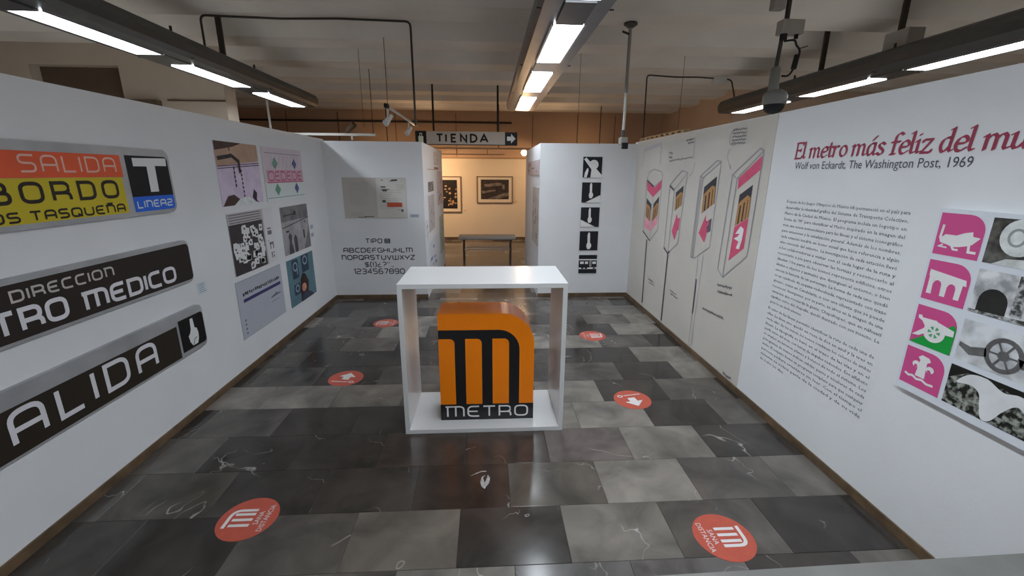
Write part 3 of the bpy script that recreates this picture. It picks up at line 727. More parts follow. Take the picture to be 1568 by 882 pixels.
# 6 teal poster
p = poster('teal poster with pale numerals and a dark haired figure', 5.23, .335, 6.015, .922, ink('#47606a', .15, 4))
flat('print_tiles', ink('#232f40'), [rrect(.12, .33, .3, .57, .02), rrect(.4, .36, .62, .6 - .02, .02), rrect(.12, .12, .3, .26, .02)], p, ZP)
for g_ in (strip(ell(.21, .48, .055, .05), .02, True) + strip([(.265, .48), (.25, .37)], .02), strip(ell(.51, .51, .06, .05), .022, True), strip(ell(.21, .2, .05, .04), .02, True)): flat('print_numeral', ink('#6b7e8a'), g_, p, ZP + LZ)
flat('print_hair', ink('#2a1d1c', .2, 10), [[(.3, .14), (.32, .28), (.4, .36), (.48, .33), (.56, .22), (.52, .1), (.6, .04), (.62, 0), (.28, 0)]], p, ZP + 2 * LZ)
flat('print_face', ink('#a06a58', .2, 20), [ell(.4, .17, .07, .055)], p, ZP + 3 * LZ)
flat('print_coat', ink('#2c3140', .2, 8), [[(.3, 0), (.33, .08), (.46, .1), (.6, .06), (.7, 0)]], p, ZP + 3 * LZ)
for zz, wh in ((1.21, 'upper'), (1.1, 'lower')):
    lb = board('wall_label', wh + ' of two tiny grey caption labels beside the station hall poster', 'label', (XL, 6.06, zz), FACE_PX, .09, .055, .003, ink('#8f949d'), 'captions beside the station hall poster')
    flat('fine_print', ink('#636a76'), [rect(.01, .04 - .013 * i, .075, .045 - .013 * i) for i in range(3)], lb, .0045)

# ================================================================== BACK LEFT PARTITION
d = board('document_spread', 'framed pair of typed document pages hanging above the alphabet lettering', 'document', (-2.185, YB, 1.287), FACE_NY, .945, .606, .006, ink('#8f8c88'))
flat('page', ink('#918d88', .03, 6), [rect(.01, .008, .468, .598)], d, ZP)
flat('page', ink('#9c9a96', .03, 6), [rect(.5, .008, .938, .598)], d, ZP)
flat('fine_print', ink('#7b7672'), [rect(.09, .53 - .021 * k, .09 + R.uniform(.26, .3), .534 - .021 * k) for k in range(16)] + [rect(.1, .04 + .02 * k, .3, .044 + .02 * k) for k in range(3)] + [rect(.54, .42 - .03 * k, .54 + R.uniform(.15, .35), .424 - .03 * k) for k in range(10)] + [rect(.8, .5 - .02 * k, .92, .504 - .02 * k) for k in range(4)], d, ZP + LZ)
flat('dark_print', ink('#3b3734'), [rect(.57, .565, .61, .575), [(.7, .55), (.82, .56), (.82, .585), (.74, .58)], rect(.57, .46, .64, .48), rect(.57, .43, .7, .44), rect(.59, .405, .66, .43), rect(.58, .24, .63, .275), rect(.3, .02, .44, .03), rect(.86, .1, .89, .135), rect(.8, .125, .86, .13), rect(.2, .012, .32, .02)], d, ZP + 2 * LZ)
flat('red_block', ink('#8c3b2a'), [rect(.65, .172, .875, .238)], d, ZP + 2 * LZ)
lb = board('wall_label', 'small pale caption label beside the typed document pages', 'label', (-1.2, YB, 1.3), FACE_NY, .14, .05, .003, ink('#8e949e'))
flat('fine_print', ink('#5f6570'), [rect(.01, .036 - .013 * i, .12, .041 - .013 * i) for i in range(3)], lb, .0045)
AL = ink('#2b2c30')
def wall_letters(name, parent, loc, basis, polys, material, z=.002):
    o = flat(name, material, polys, None, 0)
    mm = Matrix.Identity(4)
    for i in range(3):
        for j in range(3): mm[i][j] = basis[j][i]
    for i in range(3): mm[i][3] = loc[i] + basis[2][i] * z
    o.parent = parent; o.matrix_local = parent.matrix_world.inverted() @ mm if parent is not None else mm
    return o
pol = sign_text('TIPO', -1.912, .897, .077, .17, .35, fit=.26) + [rrect(-1.62, .897, -1.53, .972, .012)]
wall_letters('alphabet_heading', wbl, (0, YB, 0), FACE_NY, pol, AL)
wall_letters('alphabet_heading_mark', wbl, (0, YB, 0), FACE_NY, [rect(-1.605 + .024 * k, .903, -1.597 + .024 * k, .945) for k in range(3)] + [rect(-1.61, .953, -1.55, .96)], ink('#8f949b'), .003)
wall_letters('alphabet_row', wbl, (0, YB, 0), FACE_NY, sign_text('ABCDEFGHIJKLM', -2.263, .75, .078, .17, .3, fit=1.075), AL)
wall_letters('alphabet_row', wbl, (0, YB, 0), FACE_NY, sign_text('NOPQRSTUVWXYZ', -2.3, .633, .08, .17, .3, fit=1.14), AL)
wall_letters('alphabet_row', wbl, (0, YB, 0), FACE_NY, sign_text('$(!)¿?".,', -1.95, .515, .088, .15, .3, fit=.45), AL)
wall_letters('alphabet_row', wbl, (0, YB, 0), FACE_NY, sign_text('1234567890', -2.128, .405, .09, .15, .3, fit=.8), AL)

# ================================================================== BACK RIGHT PARTITION: five pictogram tiles
PB = ink('#15161a'); PW = ink('#b4bac0')
def picto(z, label):
    return board('pictogram_tile', label, 'pictogram', (1.463, YB, z), FACE_NY, .293, .305, .012, PB, 'five black pictogram tiles in a column')
ZT = .012 + LZ
def arm(x, y, s):
    return [[(x + (a - x) * 1.5, b) for a, b in p_] for p_ in [[(x - .03 * s, y + 1. * s), (x + .03 * s, y + 1. * s), (x + .045 * s, y + .85 * s), (x + .05 * s, y + .4 * s), (x + .1 * s, y + .3 * s), (x + .11 * s, y + .16 * s), (x + .05 * s, y), (x - .05 * s, y), (x - .09 * s, y + .16 * s), (x - .08 * s, y + .3 * s), (x - .05 * s, y + .4 * s), (x - .06 * s, y + .85 * s)]]]
t = picto(1.914, 'black tile with a white ball and hand crossed by a diagonal bar')
flat('white_ball', PW, [ell(.165, .19, .072)], t, ZT)
flat('diagonal_bar', PW, [[(.01, .27), (.045, .295), (.293, .04), (.293, .0), (.12, 0), (.13, .12)]], t, ZT + LZ)
flat('white_hand', PW, [[(.02, .0), (.03, .07), (.06, .13), (.08, .14), (.085, .1), (.075, .05), (.06, 0)]], t, ZT + LZ)
flat('bar_edge', PB, strip([(.09, .135), (.11, .1), (.1, .05), (.085, 0)], .014), t, ZT + 2 * LZ)
for z, flip in ((1.535, False), (1.154, True)):
    t = picto(z, 'black tile with a white hand above steps rising to the ' + ('passage side' if flip else 'mural side'))
    st = [(.08 + .025 * k, .0 + .012 * k) for k in range(0, 9)]
    pts = [(.07, 0)]
    for k in range(9): pts += [(.07 + .0248 * k, .012 * (k + 1)), (.07 + .0248 * (k + 1), .012 * (k + 1))]
    pts += [(.293, 0)]
    if flip: pts = [(.293 - a, b) for a, b in pts][::-1]
    flat('white_steps', PW, [pts], t, ZT)
    flat('white_hand', PW, arm(.14, .065, .23), t, ZT + LZ)
t = picto(.778, 'black tile with a single white pointing hand')
flat('white_hand', PW, arm(.147, .02, .265), t, ZT)
t = board('pictogram_tile', 'black tile with a white train carriage between two bars', 'pictogram', (1.466, YB, .399), FACE_NY, .293, .3, .012, PB, 'five black pictogram tiles in a column')
flat('white_bands', PW, [rect(0, .215, .293, .235), rect(0, .07, .293, .1)], t, ZT)
flat('train_windows', PW, [rect(.02, .155, .08, .195), rect(.1, .155, .15, .195), rect(.22, .155, .28, .195), rect(.175, .11, .183, .21), rect(.195, .11, .203, .21)], t, ZT + LZ)
flat('train_wheels', PB, [ell(.06, .085, .022, .012), ell(.12, .085, .022, .012), ell(.25, .085, .022, .012), rect(0, .095, .17, .105)], t, ZT + LZ)

# ================================================================== PASSAGE SIDES
def side_panel(kind, y0, z0, y1, z1, label, material, seed, dark):
    basis = FACE_PX if kind == 'L' else FACE_NX
    x = GXL if kind == 'L' else GXR
    loc = (x, y0 if kind == 'L' else y1, z0)
    e = board('passage_panel', label, 'poster', loc, basis, y1 - y0, z1 - z0, .006, material)
    rr = random.Random(seed); w_, h = y1 - y0, z1 - z0
    flat('print_blocks', dark, [rect(a, b, a + rr.uniform(.08, .2) * w_, b + rr.uniform(.04, .12) * h) for a, b in [(rr.uniform(.05, .75) * w_, rr.uniform(.05, .82) * h) for _ in range(7)]], e, ZP)
    return e
side_panel('L', 8.24, 2.11, 8.93, 2.345, 'small grey printed panel high on the passage side nearest the store sign', ink('#9d9698', .1, 9), 1, ink('#6d6468'))
side_panel('L', 7.3, 1.66, 7.98, 1.82, 'short dark printed panel over the tall grey column print in the passage', ink('#4b4a4a', .2, 9), 2, ink('#8a8888'))
side_panel('L', 7.25, 1.0, 8.0, 1.6, 'tall grey column print in the passage', ink('#8f898a', .08, 6), 3, ink('#7b7577'))
side_panel('L', 8.6, 1.35, 9.45, 2.0, 'lilac grey printed panel deep in the passage', ink('#9a8d92', .1, 6), 4, ink('#76686e'))
side_panel('L', 8.75, .35, 9.5, 1.12, 'green grey plan print deep in the passage', ink('#878b84', .1, 6), 5, ink('#5b6b5a'))
side_panel('L', 6.85, .9, 7.08, 1.24, 'narrow strip print with dark marks at the front edge of the passage', ink('#a2a5aa'), 6, ink('#3a3f4d'))
side_panel('L', 7.1, .3, 8.5, .85, 'wide pale plan print with blue marks low in the passage', ink('#a4a8ae', .05, 4), 7, ink('#59668c'))
side_panel('R', 6.85, 1.945, 8.85, 2.178, 'striped grey print high on the passage side with two panels', ink('#8b8284', .1, 3), 8, ink('#4d4346'))
side_panel('R', 6.84, .82, 7.75, 1.755, 'tall brown grey map print on the passage side with two panels', ink('#8f8985', .15, 5), 9, ink('#6a5f59'))
# vinyl rule with a red name on the left passage side
wall_letters('passage_rule', wbl, (GXL, 0, 0), FACE_PX, [rect(7.3, 2.02, 9.0, 2.03)], ink('#85666b'))
wall_letters('passage_heading', wbl, (GXL, 0, 0), FACE_PX, [rect(8.2, 2.035, 8.9, 2.07)], ink('#6b3338'))

# ================================================================== RIGHT WALL
# mural
MY0, MY1 = 3.5, 6.77
mu = empty('sign_mural', (XR, MY1, .066), FACE_NX); tag(mu, 'beige mural with four hand drawn pink and orange station sign columns', 'mural')
MB().prism(rect(0, 0, MY1 - MY0, 2.435 - .066), 2, 0, .004).build('mural_sheet', mat('ecru_paper', (.62, .585, .535), .6, noise=.04, nscale=1.5), mu)
def M(pts): return [(MY1 - a, b - .066) for a, b in pts]
ZM = .004 + LZ
LN = ink('#77757a'); DKL = ink('#3a353a'); PK = ink('#a0405a', .08, 12); OR = ink('#86643f', .05, 12); BK = ink('#2b2a30'); PWH = ink('#b9b6b2'); GRY = ink('#8d8a8c')
def lines(*pl, wd=.012):
    out = []
    for p in pl: out += strip(M(p), wd)
    return out
def lerp2(Q, u, v):
    tl, tr, br, bl_ = Q
    a = (tl[0] + (tr[0] - tl[0]) * u, tl[1] + (tr[1] - tl[1]) * u); b = (bl_[0] + (br[0] - bl_[0]) * u, bl_[1] + (br[1] - bl_[1]) * u)
    return (a[0] + (b[0] - a[0]) * v, a[1] + (b[1] - a[1]) * v)
def mfield(Q):       # orange M bars within a dark field
    out = []
    out.append([lerp2(Q, 0, .32), lerp2(Q, .12, .27), lerp2(Q, .7, .22), lerp2(Q, .85, .3), lerp2(Q, .85, .38), lerp2(Q, .0, .42)])
    for u in (.02, .3, .58, .8): out.append([lerp2(Q, u, .34), lerp2(Q, u + .17, .34), lerp2(Q, u + .17, 1), lerp2(Q, u, 1)])
    return [M(p) for p in out]
def figsign(fill_pink, fields, outl, arrows, poles, dark):
    if fill_pink: flat('pink_panels', PK, [M(p) for p in fill_pink], mu, ZM)
    flat('dark_fields', BK, [M(f) for f in fields], mu, ZM)
    flat('orange_bars', OR, [p for f in fields for p in mfield(f)], mu, ZM + LZ)
    flat('outline_strokes', LN, lines(*outl), mu, ZM + 2 * LZ)
    if arrows[0]: flat('arrow_print', arrows[1], [M(a) for a in arrows[0]], mu, ZM + 2 * LZ)
    if poles: flat('pole_strokes', DKL if dark else GRY, lines(*poles, wd=.035 if dark else .014), mu, ZM + 2 * LZ)
# nearest and largest
figsign([[(3.931, 1.936), (3.622, 2.128), (3.615, 2.016), (3.925, 1.84)], [(3.891, 1.502), (3.694, 1.601), (3.697, 1.331), (3.915, 1.174)]],
        [[(3.88, 1.793), (3.698, 1.887), (3.696, 1.605), (3.89, 1.509)]],
        [[(4.04, 1.97), (3.664, 2.186), (3.611, 2.164), (3.955, 1.936), (4.04, 1.97)], [(4.04, 1.97), (4.083, 1.063), (3.975, 1.0), (3.633, 1.272), (3.612, 2.164)], [(3.955, 1.936), (3.975, 1.0)], [(3.664, 2.186), (3.611, 2.16)]],
        ([[(3.875, 1.395), (3.818, 1.42), (3.79, 1.45), (3.86, 1.44), (3.79, 1.52), (3.735, 1.5), (3.74, 1.4), (3.766, 1.312), (3.817, 1.311), (3.79, 1.38)]], PWH), [], False)
# third
figsign([], [[(4.555, 1.841), (4.318, 1.954), (4.306, 1.688), (4.547, 1.565)]],
        [[(4.668, 1.952), (4.35, 2.104), (4.268, 2.094), (4.595, 1.936), (4.668, 1.952)], [(4.668, 1.952), (4.679, 1.066), (4.576, 1.077), (4.29, 1.246), (4.268, 2.094)], [(4.6, 1.936), (4.62, 1.07)], [(4.64, 1.95), (4.65, 1.07)]],
        ([[(4.555, 1.355), (4.444, 1.558), (4.42, 1.47), (4.38, 1.4), (4.412, 1.272)]], PK), [[(4.507, 1.107), (4.489, .084)], [(4.40, 1.146), (4.429, .089)], [(4.489, .084), (4.429, .089)]], False)
flat('arrow_shade', ink('#4d474d'), [M([(4.43, 1.5), (4.402, 1.498), (4.322, 1.538), (4.314, 1.404), (4.38, 1.38)])], mu, ZM + LZ)
flat('arrow_ink', PK, [M([(4.41, 1.49), (4.36, 1.52), (4.36, 1.47), (4.4, 1.43)])], mu, ZM + 3 * LZ)
flat('pole_shade', DKL, lines([(4.482, .856), (4.481, .461)], wd=.022), mu, ZM + 3 * LZ)
# second
figsign([], [[(5.241, 1.756), (5.048, 1.844), (5.047, 1.62), (5.23, 1.532)]],
        [[(5.437, 1.843), (5.122, 2.011), (4.975, 1.989), (5.285, 1.791), (5.437, 1.843)], [(5.436, 1.034), (5.301, .997), (5.042, 1.168), (4.98, 1.989)], [(5.437, 1.843), (5.436, 1.034)], [(5.285, 1.791), (5.301, .997)]],
        ([[(5.243, 1.282), (5.149, 1.511), (5.112, 1.45), (5.053, 1.474), (5.059, 1.325), (5.099, 1.311), (5.146, 1.19)]], PK), [[(5.292, .99), (5.296, .088)]], True)
flat('corner_ink', DKL, lines([(5.43, 1.83), (5.3, 1.78)], [(5.436, 1.05), (5.3, .995), (5.25, 1.03)], wd=.024), mu, ZM + 3 * LZ)
# first, folded double sign
figsign([[(6.248, 1.887), (5.956, 1.788), (5.709, 1.895), (5.714, 1.786), (5.971, 1.661), (6.214, 1.747)]],
        [[(6.206, 1.638), (6.0, 1.56), (6.0, 1.32), (6.203, 1.38)], [(5.93, 1.575), (5.753, 1.683), (5.748, 1.44), (5.94, 1.32)]],
        [[(6.25, 1.9), (6.18, 2.0), (6.005, 2.036), (5.75, 2.0), (5.695, 1.95), (5.709, 1.895), (5.955, 1.81), (6.25, 1.9)], [(6.25, 1.9), (6.248, 1.151), (5.942, 1.059), (5.699, 1.244), (5.7, 1.9)], [(5.965, 1.66), (5.942, 1.059)]],
        ([], PWH), [[(6.061, 1.06), (6.032, .114)]], True)
flat('pink_panels', ink('#b06f80', .1, 10), [M([(6.203, 1.37), (6.0, 1.31), (5.98, 1.187), (6.2, 1.225)]), M([(5.94, 1.31), (5.748, 1.43), (5.746, 1.322), (5.944, 1.191)])], mu, ZM)
flat('corner_ink', DKL, lines([(6.248, 1.16), (5.942, 1.06)], [(6.24, 1.88), (5.96, 1.8)], wd=.02), mu, ZM + 3 * LZ)
# bracket stroke, leader and handwriting
flat('bracket_stroke', GRY, lines([(6.505, 2.073), (6.463, 2.302), (5.839, 2.36), (5.827, 2.094)], wd=.045), mu, ZM)
flat('bracket_stroke', GRY, lines([(4.897, 2.365), (4.877, 2.135)], wd=.05), mu, ZM)
flat('leader_strokes', LN, lines(smooth([(4.147, 2.204), (4.17, 2.15), (4.15, 2.1), (4.089, 2.027)]), wd=.008) + lines([(4.11, 2.06), (4.085, 2.02)], wd=.02) + lines(smooth([(4.83, 2.1), (4.85, 2.0), (4.93, 1.95)]), wd=.008), mu, ZM)
def scrawl(y0, z0, y1, z1, amp, seed, k=26):
    rr = random.Random(seed); pts = []
    for i in range(k + 1):
        t_ = i / k; pts.append((y0 + (y1 - y0) * t_, z0 + (z1 - z0) * t_ + amp * (1 if i % 2 else -1) * rr.uniform(.2, 1)))
    return pts
hwl = [scrawl(4.05, .905, 3.79, .937, .014, 1), scrawl(4.03, .842, 3.77, .873, .014, 2), scrawl(4.283, .585, 3.863, .612, .016, 3, 36),
       scrawl(5.127, .56, 4.93, .55, .012, 4, 16), scrawl(5.1, .52, 4.88, .515, .012, 5, 16), scrawl(5.862, .52, 5.68, .515, .012, 6, 14), scrawl(5.84, .48, 5.64, .48, .012, 7, 14),
       scrawl(3.744, .09, 3.6, .095, .02, 8, 14), scrawl(5.557, 2.23, 5.44, 2.22, .012, 9, 8), scrawl(5.557, 2.18, 5.45, 2.17, .012, 10, 8), scrawl(5.531, 2.13, 4.9, 2.155, .014, 11, 30),
       scrawl(5.1, 2.345, 4.92, 2.35, .014, 12, 14), scrawl(5.05, 2.31, 4.9, 2.32, .012, 13, 12)] + [scrawl(4.13, 2.37 - .03 * k, 3.9, 2.365 - .03 * k, .01, 20 + k, 16) for k in range(5)]
flat('handwriting', ink('#4a484b'), [x for h_ in hwl for x in lines(h_, wd=.007)], mu, ZM + LZ)
flat('signature_loop', LN, lines(smooth([(4.05, 2.38), (4.15, 2.35), (4.16, 2.26), (4.08, 2.235), (4.0, 2.26)]), wd=.01), mu, ZM + LZ)
# pine batten lying on the partition's top edge
bt = empty('slotted_batten', (XR + .05, 5.95, H)); tag(bt, 'slotted pine batten lying on top of the wall above the drawn mural', 'batten')
for z0, z1 in ((0, .012), (.034, .046)): box('rail', (-.04, -.72, z0), (.04, .8, z1), PALEWOOD, bt)
for k in range(9): box('spacer', (-.035, -.7 + .175 * k, .012), (.035, -.62 + .175 * k, .034), PALEWOOD, bt)

# heading and body text on the white wall
HD = ink('#74293b')
def RW(name, polys, material, y, z, lay=.002): return wall_letters(name, wr, (XR, y, z), FACE_NX, polys, material, lay)
for g_ in nib_text('El metro más feliz del mundo', 0, 0, .108, fit=1.66): RW('heading_letter', g_, HD, 3.232, 2.088)
RW('byline_lettering', font_polys(['Wolf von Eckardt, The Washington Post, 1969'], .072, .1, 1.22, 3), ink('#3a3d44'), 3.215, 2.012)
T1 = ['Después de los Juegos Olímpicos de México 68, permaneció en el país para', 'desarrollar la identidad gráfica del Sistema de Transporte Colectivo,', 'Metro de la Ciudad de México. El programa incluía un logotipo en', 'forma de “M” para identificar al Metro inspirado en la imagen del',
      'tren, una nueva nomenclatura para las líneas y el sistema iconográfico', 'para estaciones y la señalización general. Además de los nombres,', 'cada estación tendría un ícono visual que hace referencia a algún', 'sitio conocido del entorno. La investigación de cada estación llevó', 'a los colaboradores a visitar con él cada lugar de la ruta y',
      'recorrerlo a pie para observar las formas y reconocerlo al', 'diseñar. Una parte de los íconos representa edificios, otros', 'aluden a objetos y animales que distinguen el entorno, o bien', 'evocan la historia de un personaje. La forma de cada uno quedó', 'en un cuadrado de esquina redondeada, representado con trazo', 'grueso, como en Candelaria, o con una silueta que se puede',
      'reconocer. Insurgentes, por su parte, se ubica en la imagen de una', 'campana que recuerda la gesta; Chapultepec, que en náhuatl', 'significa cerro del chapulín, quedó ilustrado con ese insecto. La', 'gente los usa desde entonces.']
T2 = ['El color de las líneas permitió identificar la ruta de cada una de', 'ellas. La línea uno quedó en rosa, la dos en azul y la tres en', 'verde olivo. En los cruces, los íconos combinan los colores de ambas', 'líneas. La tipografía se basó en el trazo de las vías y en el', 'perfil curvo del tren, con letras de ángulos redondos. Ese alfabeto',
      'se empleó en letreros, planos y boletos de todo el sistema. Los', 'pictogramas de manos indican salidas, pasos y escaleras de cada', 'andén. El conjunto formó un programa completo para que cualquier', 'persona pudiera orientarse sin leer. Con el tiempo el', 'sistema se volvió parte de la ciudad y de su vida', 'de todos los días.']
W1 = [1.0] * 18 + [.36]; W2 = [1.0] * 10 + [.3]
TXT = ink('#4c5058')
RW('body_lettering', font_polys(T1, .03, .0442, W1, 1), TXT, 3.238, 1.765)
RW('body_lettering', font_polys(T2, .03, .0442, W2, 1), TXT, 3.248, .912)

# icon and photo board
IB0 = 2.06
ib = empty('icon_board', (XR - .0006, IB0, .845), FACE_NX); tag(ib, 'white board of pink station icons beside black and white photographs', 'board')
MB().prism(rect(0, 0, 1.0, .968), 2, 0, .03).build('board', ink('#a4a8af'), ib)
ZI = .03 + LZ
IPK = ink('#9c3c6a'); IW = ink('#b3aeb8'); IG = ink('#12762f')
icons = [1.59, 1.355, 1.115, .885]
def icon_bg(z): return rrect(.014, z - .845, .222, z - .845 + .205, .075, (0, 0, 1, 0))
for k, z in enumerate(icons):
    zz = z - .845; x0 = .014
    ic = flat('station_icon', IPK, [icon_bg(z)], ib, ZI)
    S_ = lambda pts: [(x0 + a * .208, zz + b * .205) for a, b in pts]
    if k == 0:   # grasshopper
        flat('icon_shape', IW, [S_([(.08, .4), (.12, .3), (.3, .26), (.42, .22), (.55, .24), (.7, .28), (.82, .33), (.96, .5), (.8, .52), (.78, .62), (.62, .58), (.45, .5), (.2, .5), (.16, .45)])] + strip(S_([(.12, .72), (.1, .4)]), .012) + strip(S_([(.2, .26), (.12, .2), (.3, .19)]), .008) + strip(S_([(.4, .24), (.45, .17), (.56, .17)]), .01) + strip(S_([(.76, .34), (.78, .16), (.94, .16)]), .012), ic, ZI + LZ)
    elif k == 1:  # aqueduct
        flat('icon_shape', IW, [S_([(.08, .76), (.92, .66), (.95, .52), (.08, .6)]), S_([(.1, .65), (.2, .65), (.22, .16), (.1, .16)]), S_([(.4, .62), (.55, .62), (.54, .16), (.42, .16)]), S_([(.74, .62), (.88, .6), (.86, .16), (.74, .16)]),
                               S_([(.2, .65), (.42, .65), (.42, .42), (.38, .5), (.31, .53), (.25, .5), (.215, .42)]), S_([(.53, .62), (.75, .62), (.745, .4), (.71, .48), (.64, .51), (.58, .48), (.54, .4)])], ic, ZI + LZ)
    elif k == 2:  # cannon on pink and green
        flat('green_field', IG, [S_([(0, 0), (1, 0), (1, .64), (.93, .74)])], ic, ZI + LZ)
        flat('icon_shape', IW, [S_([(.08, .74), (.16, .76), (.2, .7), (.55, .72), (.55, .45), (.36, .42), (.28, .52), (.2, .62), (.1, .66)]), S_([(.55, .7), (.97, .6), (.98, .46), (.55, .42)]), S_([(.03, .2), (.2, .22), (.42, .4), (.36, .52)]), S_(ell(.54, .42, .26, n=24))], ic, ZI + 2 * LZ)
        flat('wheel_gaps', ink('#3f7f57'), [S_([(.54 + .06 * math.cos(a - .2), .42 + .06 * math.sin(a - .2)), (.54 + .15 * math.cos(a - .28), .42 + .15 * math.sin(a - .28)), (.54 + .15 * math.cos(a + .28), .42 + .15 * math.sin(a + .28)), (.54 + .06 * math.cos(a + .2), .42 + .06 * math.sin(a + .2))]) for a in [i * math.pi / 3 for i in range(6)]], ic, ZI + 3 * LZ)
    else:         # fountain
        flat('icon_shape', IW, [S_([(.36, .3), (.6, .3), (.58, .72), (.66, .78), (.6, .86), (.42, .88), (.34, .8), (.4, .74)])] + [S_(ell(.33, .6, .1, .09, n=12)), S_(ell(.68, .58, .1, .09, n=12))] + strip(S_([(.1, .28), (.2, .24), (.3, .27), (.42, .22), (.55, .25), (.68, .2), (.84, .22)]), .012), ic, ZI + LZ)
        flat('icon_gaps', IPK, [S_([(.28, .58), (.34, .6), (.38, .54), (.3, .5)]), S_([(.62, .56), (.68, .58), (.74, .5), (.64, .5)])], ic, ZI + 2 * LZ)
def photo(z0, z1, base): return flat('photo_print', base, [rect(.243, z0 - .845, .985, z1 - .845)], ib, ZI)
ph = photo(1.59, 1.793, grain('stone_photo_grain', '#1b1a18', '#4d4c48', 20, .4, .7))
flat('photo_tones', ink('#9da09f', .25, 16), [ell(.36, .87, .075, .08), [(.28, .745), (.33, .775), (.42, .785), (.55, .77), (.7, .745)], ell(.47, .82, .05, .04), ell(.7, .86, .09, .07)], ph, ZI + LZ)
flat('photo_shade', ink('#6f7272', .2, 20), strip(ell(.35, .87, .03, .035), .01, True), ph, ZI + 2 * LZ)
ph = photo(1.357, 1.56, grain('arch_photo_grain', '#6f7173', '#a9abad', 14, .35, .6))
flat('photo_tones', ink('#1d1d1c', .2, 14), [[(.272, .515)] + ell(.33, .575, .058, .062, n=12, a0=180, a1=0) + [(.388, .515)], [(.475, .515)] + ell(.52, .57, .045, .06, n=12, a0=180, a1=0) + [(.565, .515)]], ph, ZI + LZ)
flat('photo_shade', grain('tree_photo_grain', '#2f302f', '#8b8d8e', 45), [rect(.405, .54, .445, .715), [(.243, .513), (.985, .513), (.985, .535), (.6, .545), (.43, .53), (.243, .525)], rect(.62, .55, .66, .715)], ph, ZI + 2 * LZ)
ph = photo(1.115, 1.318, grain('cannon_photo_grain', '#7d7f81', '#a6a9ac', 12, .3, .6))
flat('photo_tones', ink('#4a4949', .3, 20), [[(.25, .36), (.3, .35), (.36, .37), (.37, .33), (.3, .31), (.25, .34)], [(.48, .37), (.7, .37), (.7, .34), (.5, .33)]] + strip(ell(.43, .36, .065, .07), .02, True), ph, ZI + LZ)
flat('photo_shade', ink('#4a4949', .3, 20), [ell(.43, .36, .022)] + [s_ for a in range(6) for s_ in strip([(.43, .36), (.43 + .06 * math.cos(a * 1.047), .36 + .065 * math.sin(a * 1.047))], .008)], ph, ZI + 2 * LZ)
ph = photo(.885, 1.086, grain('crowd_photo_grain', '#121310', '#777a74', 42, .45, .62))
flat('photo_shade', ink('#141512', .2, 20), [[(.243, .17), (.243, .241), (.985, .241), (.985, .16), (.8, .21), (.6, .222), (.5, .21), (.4, .236), (.32, .225)]], ph, ZI + LZ)
flat('photo_tones', ink('#a6a8aa', .08, 8), [smooth([(.285, .165), (.33, .222), (.4, .234), (.47, .205), (.53, .218), (.59, .2), (.625, .14), (.61, .05), (.585, .12), (.535, .168), (.49, .12), (.455, .055), (.42, .045), (.4, .1), (.385, .155), (.345, .175)], True)], ph, ZI + 2 * LZ)

# ================================================================== HANGING STORE SIGN
YS = 9.0
ts = empty('store_sign', (-.4, YS, 2.5)); tag(ts, 'hanging TIENDA sign with black end squares and an arrow', 'sign')
def T(x): return x + .4
box('sign_board', (T(-1.19), -.02, 0), (T(.35), .02, .255), mat('grey_beige_sign', (.62, .54, .46), .6), ts, .003)
box('end_square', (T(-1.405), -.021, 0), (T(-1.19), .021, .258), BLACK, ts, .003)
box('end_square', (T(.35), -.021, 0), (T(.593), .021, .25), BLACK, ts, .003)
def sflat(name, material, polys, layer=1):
    o = flat(name, material, polys, ts, 0); o.matrix_local = Matrix(((1, 0, 0, 0), (0, 0, -1, -.021 - LZ * layer), (0, 1, 0, 0), (0, 0, 0, 1))); return o
SG = {'T': [[(0, 1), (1, 1)], [(.5, 1), (.5, 0)]], 'I': [[(.5, 0), (.5, 1)]], 'E': [[(1, 1), (0, 1), (0, 0), (1, 0)], [(0, .52), (.85, .52)]],
      'N': [[(0, 0), (0, 1), (1, 0), (1, 1)]], 'D': [[(.45, 1), (0, 1), (0, 0), (.45, 0), (.8, .12), (1, .38), (1, .62), (.8, .88), (.45, 1)]], 'A': [[(0, 0), (.5, 1), (1, 0)], [(.2, .33), (.8, .33)]]}
for c, x, ww in (('T', -1.0, .1), ('I', -.83, .02), ('E', -.71, .075), ('N', -.53, .095), ('D', -.335, .1), ('A', -.145, .125)):
    sflat('letter', ink('#171213'), [q_ for st_ in SG[c] for q_ in strip([(T(x) + .01 + a * ww * 1.15, .062 + b * .135) for a, b in st_], .034)])
sflat('arrow', ink('#b9c4cc'), [[(T(.39), .09), (T(.47), .09), (T(.47), .04), (T(.56), .13), (T(.47), .22), (T(.47), .17), (T(.39), .17)]])
sflat('bag_pictogram', ink('#aeb29c'), [rect(T(-1.345), .03, T(-1.25), .16), [(T(-1.325), .16), (T(-1.32), .22), (T(-1.275), .22), (T(-1.27), .16), (T(-1.285), .16), (T(-1.287), .205), (T(-1.308), .205), (T(-1.31), .16)]])
sflat('bottom_strip', BLACK, [rect(T(-1.19), .0, T(.35), .014)])
for x in (-1.045, .208): MB().tube([(T(x), 0, .25), (T(x), 0, 1.105)], .019, 8).build('hanging_rod', BLACK, ts)

